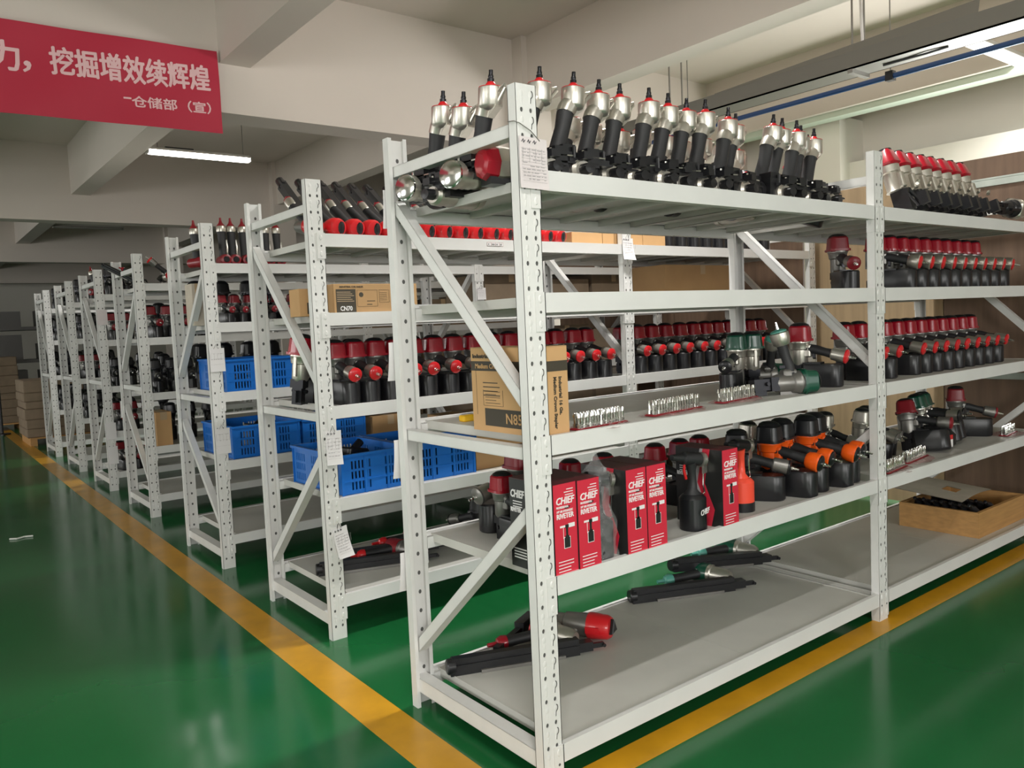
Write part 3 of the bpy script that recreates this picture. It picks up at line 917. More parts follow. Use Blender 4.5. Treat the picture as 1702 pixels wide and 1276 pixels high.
# riveters
def rv_base(mb): mb.lathe([(0, .044), (.004, .047), (.110, .047), (.114, .044), (.124, .034)], n=22)
def rv_neck(mb): mb.tube([(0, 0, .118), (0, 0, .14), (.002, 0, .17), (-.002, 0, .205), (-.012, 0, .235)], [.034, .017, .014, .015, .02], 14)
def rv_head(mb): mb.lathe([(0, .010), (.05, .014), (.055, .022), (.13, .023), (.135, .018)], (-.09, .03, .262), (1, -.35, -.18), 16)
def rv_ring(mb):
    mb.lathe([(0, .018), (.003, .026), (.016, .026), (.022, .018), (.028, .008)], (.034, -.014, .239), (1, -.35, -.18), 18)
    mb.box(.03, .06, -.03, -.024, .19, .235)
def rv_trig(mb): mb.tube([(-.035, .01, .24), (-.04, .01, .21), (-.03, .008, .18)], .005, 8)
def rv_hook(mb): mb.tube([(.05, -.02, .20), (.045, -.02, .15), (.052, -.022, .12), (.03, -.02, .115)], .0025, 6)
def riveter(label, loc, rot, base, neck, head, band=None):
    t = thing('rivet_gun', label, 'rivet gun', loc, rot)
    b = part('rv_base', rv_base, 'base_cup', base, t)
    part('rv_neck', rv_neck, 'grip', neck, t)
    part('rv_head', rv_head, 'barrel', head, t)
    part('rv_ring', rv_ring, 'rear_ring', M_SILVER, t)
    part('rv_trig', rv_trig, 'trigger', M_BRED, t)
    part('rv_hook', rv_hook, 'hook', M_CHROME, t)
    if band:
        MB().lathe([(0, .0475), (.001, .0485), (.034, .0485), (.035, .0475)], n=22).obj('foot_band', band, b)
    return t, b
rv, rb = riveter('black rivet gun standing between the two groups of red boxes', (.775, .075, Z2), (0, 0, .25), M_BLACK, M_RUBBER, M_RUBBER)
put('lettering', text_mesh('lettering', 'CHIEF', .026, M_PRWHITE, .0006, .2, 'CENTER'), rb, (-.005, -.0472, .058))
riveter('coral red rivet gun standing right of the last red box', (1.105, .115, Z2), (0, 0, .4), M_CORAL, M_CORAL, M_DARK, M_BLACK)
rv3, _ = riveter('rivet gun wrapped in clear film between the red boxes', (.320, .075, Z2), (0, 0, .2), M_BLACK, M_RUBBER, M_DARK)
mb = MB()
R = []
rr = random.Random(5)
for k in range(17):
    z = .004 + .30*k/16
    w = .050 if z < .12 else (.050-.022*(z-.12)/.05 if z < .17 else (.036 if z < .27 else .036-.030*(z-.27)/.034))
    R.append([((w+.006+.006*math.sin(5*a+k*1.7)+rr.uniform(-.006, .006))*math.cos(a)*.9-.02*max(0, z-.16), (w+.006+.006*math.sin(4*a+k)+rr.uniform(-.006, .006))*math.sin(a), z) for a in [i*2*PI/20 for i in range(20)]])
R.append([(p[0]*.25, p[1]*.25, .325) for p in R[-1]])
mb.rings(R, cap0=False)
mb.obj('clear_film', M_BAG, rv3, 12)

# printed boxes
PIC = {}
def rivet_box(label, x, y, z, rotz=0.0):
    t = thing('rivet_gun_box', label, 'box', (x, y, z), (0, 0, rotz))
    w, d, h = .090, .20, .272
    MB().box(0, w, .0005, d, 0, h-.001).obj('carton', M_BOXBLK, t)
    f = MB().box(.0005, w-.0005, 0, .0012, .001, h-.001).obj('front_panel', M_BOXRED, t)
    MB().box(0, w, 0, d, h-.001, h+.0006).obj('top_flap', M_BOXTOP, t)
    if 'w' not in PIC:
        PIC['chief'] = text_mesh('lettering', 'CHIEF', .029, M_PRWHITE, 0, .22, width=.071, copies=.0008)
        PIC['riv'] = text_mesh('lettering', 'RIVETER', .021, M_PRWHITE, 0, 0, width=.066, copies=.0007)
        PIC['pro'] = text_mesh('lettering', 'PROFESSIONAL', .009, M_PRWHITE, .0003, .1, width=.048)
        PIC['air'] = text_mesh('lettering', '1/4" AIR HYDRAULIC', .009, M_PRWHITE, .0003, .1, width=.064)
        m = MB()
        for k, L in enumerate((.060, .060, .048, .048)):
            m.box(.012, .012+L, -.0006, .0, .042-.0095*k, .0445-.0095*k)
        for k, L in enumerate((.026, .036, .032)):
            m.box(.078-L, .078, -.0006, .0, .252-.008*k, .2545-.008*k)
        PIC['w'] = m.mesh('fine_print', M_PRWHITE)
        m = MB()
        m.box(.038, .060, -.0009, -.0004, .082, .112).box(.045, .053, -.0009, -.0004, .112, .142).box(.041, .057, -.0009, -.0004, .112, .118).box(.042, .056, -.0009, -.0004, .140, .150)
        PIC['tool'] = m.mesh('printed_picture', M_BOXBLK)
        m = MB()
        m.box(.022, .044, -.0008, -.0003, .143, .149).box(.054, .080, -.0008, -.0003, .140, .152).box(.034, .0355, -.0008, -.0003, .11, .142)
        m.box(.036, .062, -.0003, .0, .080, .114)
        PIC['tool2'] = m.mesh('printed_picture', M_PRWHITE)
        m = MB()
        m.prism([(.042, .197), (.058, .197), (.066, .203), (.046, .206)], -.0006, 0)
        PIC['tick'] = m.mesh('printed_tick', M_BOXBLK)
        # side print
        PIC['s1'] = text_mesh('lettering', 'CHIEF', .032, M_PRWHITE, .0012, .22, width=.066)
        PIC['s2'] = text_mesh('lettering', 'RIVETER', .018, M_PRWHITE, .0008, 0, width=.05)
        m = MB()
        m.prism([(.118, .272), (.150, .272), (.125, .150), (.165, .060), (.150, .0), (.118, .0), (.133, .06), (.092, .150)], -.0005, 0)
        PIC['chev'] = m.mesh('printed_band', M_BOXRED)
        m = MB()
        m.prism([(.108, .272), (.120, .272), (.094, .150), (.135, .06), (.120, .0), (.108, .0), (.123, .06), (.080, .150)], -.0006, 0)
        PIC['chev2'] = m.mesh('printed_band', M_PRGREY)
        m = MB()
        for k in range(4):
            m.box(.01, .07, -.0006, 0, .028+.009*k, .032+.009*k)
        for k in range(3):
            m.box(.012, .055, -.0006, 0, .185+.008*k, .188+.008*k)
        PIC['sw'] = m.mesh('fine_print', M_PRWHITE)
    for k, (px, pz) in (('chief', (.008, .212)), ('pro', (.010, .200)), ('air', (.010, .188)), ('riv', (.010, .170))):
        put('lettering', PIC[k], f, (px, -.0004, pz), (0, 0, 0))
    put('fine_print', PIC['w'], f)
    put('printed_picture', PIC['tool'], f)
    put('printed_picture', PIC['tool2'], f)
    put('printed_tick', PIC['tick'], f)
    s = MB().box(-.0008, .0002, .002, d-.002, .002, h-.003).obj('side_panel', M_BOXBLK, t)
    for k, nm, px, pz in (('s1', 'lettering', .128, .215), ('s2', 'lettering', .128, .170), ('chev', 'printed_band', 0, 0), ('chev2', 'printed_band', 0, 0), ('sw', 'fine_print', .118, 0)):
        off = {'s1': .195, 's2': .195, 'chev': .2, 'chev2': .2, 'sw': .195}[k]
        xx = {'s1': 0, 's2': 0, 'chev': 0, 'chev2': 0, 'sw': 0}[k]
        put(nm, PIC[k], s, (-.0010, off-xx, pz), (0, 0, -PI/2))
    return t
rivet_box('red rivet gun box nearest the front post, first of the five', .081, .006, Z2, .02)
rivet_box('red rivet gun box against the clear-wrapped rivet gun, second of the five', .1715, .0018, Z2, .02)
rivet_box('red rivet gun box right of the clear-wrapped rivet gun, third of the five', .377, .004, Z2, .01)
rivet_box('red rivet gun box left of the black rivet gun, fourth of the five', .470, .004, Z2, .01)
rivet_box('red rivet gun box beside the coral red rivet gun, last of the five', .845, .000, Z2, .03)

# cardboard boxes
def carton(label, x0, x1, y0, y1, z, h, m, cat='carton', rotz=0.0, tape=True, name='cardboard_box'):
    t = thing(name, label, cat, ((x0+x1)/2, (y0+y1)/2, z), (0, 0, rotz))
    w, d = (x1-x0)/2, (y1-y0)/2
    MB().box(-w, w, -d, d, 0, h-.003).obj('carton', m, t)
    MB().box(-w, -.0008, -d, d, h-.003, h).box(.0008, w, -d, d, h-.003, h).obj('top_flap', m, t)
    if tape:
        MB().box(-.025, .025, -d-.0006, d+.0006, h, h+.0006).box(-.025, .025, -d-.0008, -d, h-.06, h).obj('tape', M_LABEL, t)
    return t
t = thing('stapler_box', 'tall tan box with dark bands and stapler wording behind the front post', 'carton', (.07, .032, Z3), (0, 0, .0))
MB().box(0, .108, 0, .335, 0, .258).obj('carton', M_CARDL, t)
MB().box(0, .108, 0, .165, .258, .261).box(0, .108, .17, .335, .258, .261).obj('top_flap', M_CARD, t)
MB().box(-.0006, .1086, -.0006, .3356, .188, .218).obj('dark_band', M_PRDARK, t)
for k, s in enumerate(('Industrial 16 Ga.', 'Medium Crown Stapler')):
    put('lettering', text_mesh('lettering', s, .0155, M_PRDARK, .0006, width=(.112, .152)[k]), t, (.073-.020*k, -.0006, .172), (0, PI/2, 0))
def sidetext(s, size, y, z, m, width=None, bold=.0005):
    put('lettering', text_mesh('lettering', s, size, m, bold, width=width), t, (-.0012, y, z), (0, 0, -PI/2))
sidetext('Industrial 16 Ga.', .018, .325, .228, M_PRDARK, .15)
sidetext('Medium Crown Stapler', .02, .312, .196, M_CARDL, .20)
MB().box(-.0006, 0, .02, .27, .018, .072).obj('dark_panel', M_PRDARK, t)
sidetext('N851', .044, .165, .03, M_CARDL, .095)
m = MB()
for k in range(4): m.box(-.0006, 0, .20-.01*(k % 2), .275, .150-.013*k, .153-.013*k)
for k in range(5): m.box(-.0006, 0, .19+.02*(k % 2), .265, .088+.009*k, .0895+.009*k)
m.box(-.0006, 0, .175, .176, .08, .13).box(-.0006, 0, .275, .276, .08, .13).box(-.0006, 0, .31, .311, .05, .19).box(-.0006, 0, .175, .275, .08, .081)
m.obj('fine_print', M_PRDARK, t)
Y_ = thing('safety_clip', 'small yellow plastic piece behind the tall tan stapler box', 'plastic piece', (.185, .565, Z3))
MB().rbox(-.03, .03, -.018, .018, 0, .022, .008).obj('grip', M_YPLAS, Y_)
MB().box(.03, .06, -.008, .008, .0, .010).obj('stem', M_BLACK, Y_)

t = thing('nailer_box', 'long brown box with a dark panel on the second rack', 'carton', (.155, 1.505, 1.426), (0, 0, 0))
MB().box(0, .42, 0, .24, 0, .130).obj('carton', M_CARD, t)
MB().box(0, .42, 0, .118, .130, .133).box(0, .42, .122, .24, .130, .133).obj('top_flap', M_CARDL, t)
MB().box(.010, .105, -.0006, 0, .008, .110).obj('dark_panel', M_PRDARK, t)
put('lettering', text_mesh('lettering', 'CN70', .028, M_PRWHITE, .0006, width=.058), t, (.027, -.0012, .016))
put('lettering', text_mesh('lettering', 'INDUSTRIAL COIL NAILER', .010, M_PRDARK, .0003, width=.115), t, (.028, -.0008, .117))
m = MB()
for k in range(6): m.box(.014, .096-.008*(k % 3), -.0010, -.0006, .056+.008*k, .0585+.008*k)
m.obj('fine_print', M_LABEL, t)
m = MB()
for xa, xb, za, zb in ((.112, .212, .032, .105), (.222, .272, .050, .105)):
    m.box(xa, xb, -.0006, 0, za, za+.001).box(xa, xb, -.0006, 0, zb, zb+.001).box(xa, xa+.001, -.0006, 0, za, zb).box(xb, xb+.001, -.0006, 0, za, zb)
for k in range(5): m.box(.225, .262, -.0006, 0, .06+.008*k, .0615+.008*k)
m.lathe([(0, .011), (.0005, .011)], (.132, 0, .085), (0, -1, 0), 12).box(.16, .20, -.0006, 0, .055, .058).box(.16, .185, -.0006, 0, .04, .043)
m.obj('fine_print', M_PRDARK, t)
t = thing('nailer_box', 'brown box end seen through the frame of the second rack', 'carton', (.06, 1.655, 1.426), (0, 0, 0))
MB().box(0, .085, 0, .11, 0, .122).obj('carton', M_CARDL, t)
MB().box(.035, .085, -.0006, 0, .010, .06).obj('dark_panel', M_PRDARK, t)

# cartons on the second rack
Z25 = 1.766
for i, (a, b, l) in enumerate(((1.60, 1.83, 'flat tan carton beside the last red-capped gun on the second rack top'), (1.835, 1.925, 'narrow flat tan carton left of the hanging paper on the second rack top'),
                               (1.93, 2.16, 'flat tan carton behind the hanging paper on the second rack top'), (2.165, 2.36, 'last flat tan carton beside the black bottles on the second rack top'))):
    carton(l, a, b, 1.54, 1.86, Z25, .072, M_CARDL, tape=False)
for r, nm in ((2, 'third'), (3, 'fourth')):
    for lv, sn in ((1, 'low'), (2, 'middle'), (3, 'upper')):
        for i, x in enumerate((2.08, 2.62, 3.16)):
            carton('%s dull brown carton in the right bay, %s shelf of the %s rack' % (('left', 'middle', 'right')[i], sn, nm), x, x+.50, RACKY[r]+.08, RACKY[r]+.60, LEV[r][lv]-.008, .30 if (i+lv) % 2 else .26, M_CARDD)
carton('big brown carton in the right bay of the second rack', 2.58, 3.34, 1.74, 2.15, 1.426, .262, M_CARD)
carton('pale tan carton right of the blue crate on the second rack', .935, 1.30, 1.60, 2.05, .613, .26, M_CARDL)
carton('dark brown carton behind the blue crates on the third rack', 1.12, 1.40, 3.05, 3.45, .622, .15, M_CARD)
carton('narrow tan box low on the fourth rack', .172, .285, 4.76, 5.05, .532, .262, M_CARDL)
carton('old printed carton high on the third rack behind its post', .075, .16, 3.28, 3.42, 1.426, .255, M_CARDG)

# bottles
def bottle(label, x, y, z, m=M_BLACK, capm_=M_DARK, h=.12, r=.03, group=None):
    t = thing('bottle', label, 'bottle', (x, y, z), group=group)
    k = 'bt%s%s' % (h, r)
    part(k, lambda mb: mb.lathe([(0, r*.9), (.004, r), (h*.7, r), (h*.82, r*.45), (h*.88, r*.4)], n=14), 'body', m, t)
    part(k+'c', lambda mb: mb.lathe([(0, r*.45), (h*.14, r*.42), (h*.15, r*.3)], (0, 0, h*.86), n=12), 'cap', capm_, t)
    return t
for i in range(9):
    bottle('%s black bottle right of the tan cartons, second rack top' % ORD[i], 2.47+.125*i, 1.62, Z25, h=.14, r=.045, group='black bottles on the second rack top')

# tilted framing nailers with round red caps (second rack top)
AX = Vector((0, .80, .60))
def t4_cap(mb): mb.lathe([(0, .022), (.004, .037), (.018, .046), (.045, .047), (.07, .040)], (.006, -.012, .036), (-.12, .97, .12), 18, 1.0, .92)
def t4_pad(mb): mb.lathe([(0, .016), (.003, .024), (.012, .026)], (.020, -.016, .036), (-.45, .89, .1), 10, .75, 1.1)
def t4_body(mb): mb.lathe([(0, .036), (.06, .034), (.12, .026)], (0, .05, .044), (0, .97, .10), 16)
def t4_grip(mb): mb.tube([(-.004, .07, .062), (-.004, .13, .10), (-.004, .21, .148)], [.022, .020, .022], 12)
def t4_hend(mb): mb.lathe([(0, .022), (.004, .024), (.055, .024)], Vector((-.004, .21, .148)), AX, 14)
def t4_ecap(mb): mb.lathe([(0, .024), (.012, .022), (.022, .012), (.04, .006)], Vector((-.004, .21, .148))+AX*.055, AX, 12)
def t4_mag(mb):
    e = Vector((1, 0, 0)); n = AX.cross(e)
    P0 = Vector((.018, .10, .035))
    for q0, q1, w in ((0, .026, .012), (.026, .046, .017)):
        P = lambda s, x, q: P0 + AX*s + e*x + n*(-q)
        v = [P(0, -w, q0), P(0, w, q0), P(0, w, q1), P(0, -w, q1), P(.38, -w, q0), P(.38, w, q0), P(.38, w, q1), P(.38, -w, q1)]
        mb.add(v, [(0, 3, 2, 1), (4, 5, 6, 7), (0, 1, 5, 4), (1, 2, 6, 5), (2, 3, 7, 6), (3, 0, 4, 7)])
def t4_tip(mb):
    mb.lathe([(0, .020), (.05, .021), (.06, .014)], Vector((.018, .10, .035))+AX*.35+Vector((0, -.015, .026)), AX, 10)
def t4_edge(mb):
    P0 = Vector((.030, .10, .040))
    mb.cyl(P0+AX*.06+Vector((0, -.018, .030)), P0+AX*.30+Vector((0, -.018, .030)), .0035, n=6)
t = thing(NG, 'nail gun', 'nail gun')
c = part('t4_cap', t4_cap, 'cap', M_BRED, t)
part('t4_pad', t4_pad, 'exhaust_plate', M_BLACK, c)
part('t4_body', t4_body, 'body', M_GUN, t)
part('t4_grip', t4_grip, 'grip', M_RUBBER, t)
part('t4_hend', t4_hend, 'handle_end', M_SILVER, t)
part('t4_ecap', t4_ecap, 'end_cap', M_RED, t)
d = part('t4_mag', t4_mag, 'magazine', M_BLACK, t)
part('t4_tip', t4_tip, 'magazine_end', M_BLACK, d)
part('t4_edge', t4_edge, 'steel_strip', M_GUN, d)
K_T4 = Kind(t)
for i, x in enumerate([.10, .205, .295, .382, .47, .565, .675, .775, .87, .96, 1.06, 1.15, 1.245, 1.33, 1.42, 1.51]):
    K_T4.put('%s nail gun with round red cap from the near post, second rack top' % ORD[i], (x, 1.535, Z25+.004), (0, 0, random.uniform(-.03, .03)),
             'nail guns with round red caps along the second rack top')

# red-capped guns on the middle shelf of the second rack
Z23 = 1.021
for i, x in enumerate([.235, .335, .445, .55, .652, .775, .895, 1.02, 1.14, 1.26, 1.375, 1.485, 1.595, 1.725, 1.83]):
    K_RED.put('%s red-capped nail gun from the near post, middle shelf of the second rack' % ORD[i], (x+.005, 1.665, Z23), (0, 0, random.uniform(-.03, .05)),
              'red-capped nail guns, middle shelf of the second rack', 1.0)
for i, x in enumerate([2.14, 2.27, 2.40, 2.53, 2.67, 2.80, 2.93, 3.05, 3.17, 3.29, 3.41, 3.53]):
    K_RED.put('%s red-capped nail gun right of the post with hanging paper, second rack' % ORD[i], (x, 1.665, Z23), (0, 0, random.uniform(-.03, .05)),
              'red-capped nail guns, right bay of the second rack', 1.0)
K_REDS.put('silver nail gun with red cap inside the frame of the second rack, middle shelf', (.155, 1.88, Z23), (0, -.12, 2.2), None, 1.12)

# blue crates
def crate(label, x0, x1, y0, y1, z, h, rotz=0.0):
    t = thing('plastic_crate', label, 'crate', ((x0+x1)/2, (y0+y1)/2, z), (0, 0, rotz), 'blue plastic crates')
    w, d = (x1-x0)/2, (y1-y0)/2
    mb = MB()
    ws = [0, .02, h*.30, h*.38, h*.56, h*.62, h*.82, h]
    def wall(a, b, P):
        L = b-a
        nb = max(1, round(L/.20))
        us = [a]
        slot = []
        for k in range(nb):
            c0 = a+L*k/nb+.045
            for q in range(6):
                us += [c0+q*.018, c0+q*.018+.009]
        us.append(b)
        us = sorted(us)
        mb.grid(us, ws, lambda i, j: not (i % 2 == 1 and j in (1, 3, 5)), P, .004)
    wall(-w, w, lambda u, q, e: (u, -d+e, q))
    wall(-w, w, lambda u, q, e: (u, d-e, q))
    wall(-d, d, lambda u, q, e: (-w+e, u, q))
    wall(-d, d, lambda u, q, e: (w-e, u, q))
    for px in [-w+L for L in [2*w*k/3 for k in range(4)]]:
        for yy in (-d-.004, d):
            mb.box(px-.006, px+.006, yy, yy+.004, .0, h)
    for zz in (h*.33, h*.59):
        mb.box(-w, w, -d-.003, -d, zz-.003, zz+.003)
    mb.box(-w, w, -d, d, 0, .004)
    mb.obj('crate_wall', M_BLUE, t)
    m2 = MB()
    m2.box(-w-.012, w+.012, -d-.012, -d+.002, h-.012, h).box(-w-.012, w+.012, d-.002, d+.012, h-.012, h)
    m2.box(-w-.012, -w+.002, -d, d, h-.012, h).box(w-.002, w+.012, -d, d, h-.012, h)
    m2.obj('rim', M_BLUE, t)
    return t
crate('front blue crate on the second rack, left of the pale tan carton', .165, .515, 1.56, 2.08, .613, .185, .02)
crate('blue crate on the second rack touching the pale tan carton', .545, .905, 1.57, 2.09, .613, .185, -.02)
crate('blue crate with a yellow-green corner, middle shelf of the third rack', .165, .60, 3.03, 3.52, 1.021, .195, .015)
crate('lower blue crate under two papers on the third rack', .170, .585, 3.02, 3.54, .622, .195, .02)
crate('blue crate right of the other on the low shelf of the third rack', .63, 1.06, 3.05, 3.52, .622, .185, 0)
for i, (x, y, z, l) in enumerate(((.33, 1.80, .64, 'black part sticking out of the front blue crate on the second rack'), (.70, 1.75, .64, 'black part in the blue crate touching the pale carton'),
                                  (.36, 3.2, .65, 'black part lying in the lower blue crate of the third rack'))):
    t = thing('tool_part', l, 'tool part', (x, y, z), (0, .2, .3))
    MB().rbox(-.07, .07, -.05, .05, 0, .15, .02).obj('block', M_BLACK, t)
    MB().cyl((.0, .0, .14), (.04, .0, .18), .02, n=10).obj('spout', M_DARK, t)

# lying framing nailers
def t7_mag(mb):
    mb.box(-.49, 0, -.024, .024, .0, .036).prism([(-.49, .036), (0, .036), (0, .058), (-.48, .058)], -.016, .016)
    mb.lathe([(0, .024), (.004, .028), (.03, .028)], (-.50, 0, .028), (1, 0, 0), 12)
def t7_strip(mb): mb.box(-.46, -.02, -.0235, -.022, .012, .022).box(-.38, -.06, -.034, -.022, .0, .012)
def t7_nose(mb):
    mb.box(-.02, .055, -.018, .022, .006, .04).box(.05, .10, -.012, .0, .012, .03).cyl((-.02, .03, .02), (.05, .03, .02), .008, n=8).cyl((.1, -.02, .02), (.1, .005, .02), .007, n=8)
def t7_body(mb): mb.lathe([(0, .024), (.02, .034), (.085, .038), (.09, .044), (.105, .044)], (.0, .02, .046), (-.57, .82, .01), 18)
def t7_cap(mb): mb.lathe([(0, .046), (.05, .047), (.085, .042), (.092, .030), (.094, 0)], Vector((0, .02, .046))+Vector((-.57, .82, .01))*.105, (-.57, .82, .01), 18)
def t7_pad(mb): mb.lathe([(0, .026), (.008, .026), (.01, .02)], Vector((0, .02, .046))+Vector((-.57, .82, .01))*.197, (-.57, .82, .01), 3)
def t7_grip(mb): mb.tube([(-.06, .115, .05), (-.12, .118, .048), (-.20, .110, .044), (-.25, .103, .042)], [.026, .021, .020, .023], 12)
def t7_ecap(mb): mb.lathe([(0, .026), (.02, .028), (.036, .020), (.04, .010), (.075, .008)], (-.248, .103, .042), (-1, -.1, 0), 14)
def longgun(capc, bodyc, endc):
    t = thing(NG, 'nail gun', 'nail gun')
    d = part('t7_mag', t7_mag, 'magazine', M_BLACK, t)
    part('t7_strip', t7_strip, 'steel_strip', M_GUN, d)
    part('t7_nose', t7_nose, 'nose', M_BLACK, t)
    part('t7_body', t7_body, 'body', bodyc, t)
    c = part('t7_cap', t7_cap, 'cap', capc, t)
    part('t7_pad', t7_pad, 'exhaust_plate', M_BLACK, c)
    part('t7_grip', t7_grip, 'grip', M_RUBBER, t)
    part('t7_ecap', t7_ecap, 'end_cap', endc, t)
    return Kind(t)
K_LR = longgun(M_BRED, M_SILVER, M_RED)
K_LG = longgun(M_GREEN, M_SILVER, M_TEAL)
K_LD = longgun(M_DKRED, M_GUN, M_BRED)
Z1 = .1165
K_LR.put('long black and red nail gun lying at the left end of the bottom shelf', (.555, .455, Z1), (0, 0, -.37))
t = thing(NG, 'nail gun with bright red cap and black tip lying beside the long one, bottom shelf', 'nail gun', (.585, .695, Z1+.052), pose((.45, -.89, .02), (-.9, -.45, 0)))
MB().lathe([(-.04, .028), (.0, .036), (.10, .038), (.105, .044), (.20, .047)], n=20).box(-.012, .012, .03, .044, .02, .18).obj('body', M_GUN, t)
c = MB().lathe([(.20, .050), (.215, .051), (.275, .046), (.288, .038), (.29, 0)], n=20).box(-.012, .012, .040, .054, .20, .255).box(-.012, .012, -.054, -.040, .20, .255).obj('cap', M_BRED, t)
MB().lathe([(.286, .034), (.300, .034), (.304, .026)], n=3).obj('exhaust_plate', M_BLACK, c, 15)
MB().tube([(.01, -.03, .16), (.02, -.055, .09), (.02, -.075, -.02)], [.018, .019, .021], 12).obj('grip', M_GUN, t)
MB().box(-.02, .02, -.10, .03, -.075, -.035).obj('nose', M_BLACK, t)
MB().box(.00, .04, -.30, -.02, -.07, -.045).obj('magazine', M_BLACK, t)
K_LG.put('green-capped long nail gun lying nearer on the bottom shelf', (1.53, .485, Z1), (0, 0, -.42))
K_LG.put('green-capped long nail gun lying behind the other, by the back post', (1.84, .56, Z1+.035), (0, .07, -.30))
K_LD.put('dark red long nail gun lying on the bottom shelf of the second rack', (.62, 1.70, .186), (0, 0, -.33))
K_LD.put('dark red long nail gun lying behind another, bottom of the second rack', (.80, 1.80, .20), (0, 0, -.25))
for i, (x, y, r_) in enumerate(((.98, 1.72, .3), (1.12, 1.76, .1), (1.27, 1.72, -.2), (1.42, 1.75, .2))):
    K_BLK.put('%s black nail gun from the left, bottom shelf of the second rack' % ORD[i], (x, y, .184), (0, 0, r_ + PI), 'black nail guns on the bottom shelf of the second rack', .95)

# third rack
def t8_base(mb): mb.lathe([(0, .020), (.004, .030), (.03, .033), (.05, .033)], (0, -.075, .036), (0, 1, 0), 16).lathe([(0, .030), (.09, .030)], (0, -.03, .036), (0, 1, 0), 14)
def t8_pad(mb): mb.lathe([(0, .014), (.004, .018)], (0, -.079, .036), (0, 1, 0), 12)
def t8_grip(mb): mb.tube([(0, .0, .06), (0, .005, .12), (0, .01, .205)], [.022, .021, .025], 14)
def t8_ring(mb): mb.lathe([(0, .027), (.004, .028), (.030, .028), (.034, .026)], (0, .01, .203), (0, .04, 1), 16)
def t8_cone(mb): mb.lathe([(0, .026), (.006, .022), (.02, .011), (.035, .007), (.05, .006)], (0, .0115, .237), (0, .04, 1), 12)
def t8_side(mb): mb.tube([(.03, .02, .07), (.036, .03, .12), (.03, .02, .16)], .006, 6)
t = thing(NG, 'nail gun', 'nail gun')
b = part('t8_base', t8_base, 'cap', M_DKRED, t)
part('t8_pad', t8_pad, 'exhaust_plate', M_BLACK, b)
part('t8_grip', t8_grip, 'grip', M_RUBBER, t)
part('t8_ring', t8_ring, 'handle_end', M_SILVER, t)
part('t8_cone', t8_cone, 'end_cap', M_DKRED, t)
part('t8_side', t8_side, 'trigger_guard', M_SILVER, t)
K_T8 = Kind(t)
for i, x in enumerate((.205, .262, .332, .40, .47, .54)):
    K_T8.put('%s upright black nail gun with silver ring from the post, third rack top' % ORD[i], (x, 3.06, Z25), (0, 0, random.uniform(-.08, .08)), 'upright black nail guns on the third rack top')
K_T8.put('upright black nail gun inside the end frame of the third rack top', (.10, 3.22, Z25), (0, 0, .3))
for i, x in enumerate((.20, .29, .38, .47, .56, .66)):
    K_DK.put('%s dark red-capped nail gun from the post, third rack under the top' % ORD[i], (x+(.47 if i < 0 else 0), 3.13 if i else 3.10, 1.426 if i != 9 else 0), (0, 0, .2), 'dark red-capped nail guns, third rack', .62)
for i, x in enumerate((.66, .78, .90, 1.02)):
    K_BLK.put('%s black nail gun right of the blue crate, middle shelf of the third rack' % ORD[i], (x+.06, 3.2, 1.022), (0, 0, .1), 'black nail guns, middle shelf of the third rack', .95)

# farther racks: a few guns on each shelf beside the near posts
FAR = ['fourth', 'fifth', 'sixth', 'seventh']
SHN = ['bottom shelf', 'low shelf', 'middle shelf', 'upper shelf', 'top shelf']
plan = {3: {4: 'red', 3: 'dk', 2: 'blk', 1: 'none', 0: 'none'}, 4: {4: 'blk', 3: 'dk', 2: 'blk', 1: 'dk', 0: 'dk'},
        5: {4: 'blk', 3: 'blk', 2: 'dk', 1: 'blk', 0: 'none'}, 6: {4: 'blk', 3: 'blk', 2: 'none', 1: 'blk', 0: 'none'}}
KM = {'red': K_RLY, 'dk': K_DK, 'blk': K_BLK}
for r, rows in plan.items():
    for lv, k in rows.items():
        if k == 'none' or (r == 3 and lv == 4): continue
        for i in range(3 if r < 5 else 2):
            KM[k].put('%s nail gun from the post on the %s of the %s rack' % (ORD[i], SHN[lv], FAR[r-3]), (RACKX[r]+.16+.125*i, RACKY[r]+.21, LEV[r][lv]-.008),
                      (0, 0, random.uniform(-.2, .2)), 'nail guns on the %s of the %s rack' % (SHN[lv], FAR[r-3]), .9)
NTH = ['second', 'third', 'fourth', 'fifth', 'sixth', 'seventh']
for r in range(2, 7):
    for lv in (1, 2, 3):
        if r == 2 and lv == 1: continue
        for i in range(4):
            K_BLK.put('%s black nail gun in the back row on the %s of the %s rack' % (ORD[i], SHN[lv], NTH[r-1]), (RACKX[r]+.16+.16*i, RACKY[r]+(.62 if r == 2 else .52), LEV[r][lv]-.008),
                      (0, 0, random.uniform(-.3, .3)), 'black nail guns in the back row on the %s of the %s rack' % (SHN[lv], NTH[r-1]), 1.0)
K_RLY.put('red-capped nail gun lying on the fourth rack top beside its post', (.30, 4.98, LEV[3][4]+.085), pose((.25, -.95, .05), (-.7, .1, .6)), None, .9)
K_LR.put('silver and red nail gun poking up inside the fourth rack end frame', (.17, 5.14, LEV[3][4]+.04), (.3, .45, -.9), None, .62)
K_T8.put('small silver and dark red nail gun inside the fifth rack end frame', (.15, 6.42, LEV[4][4]), (.0, -.3, -1.0))

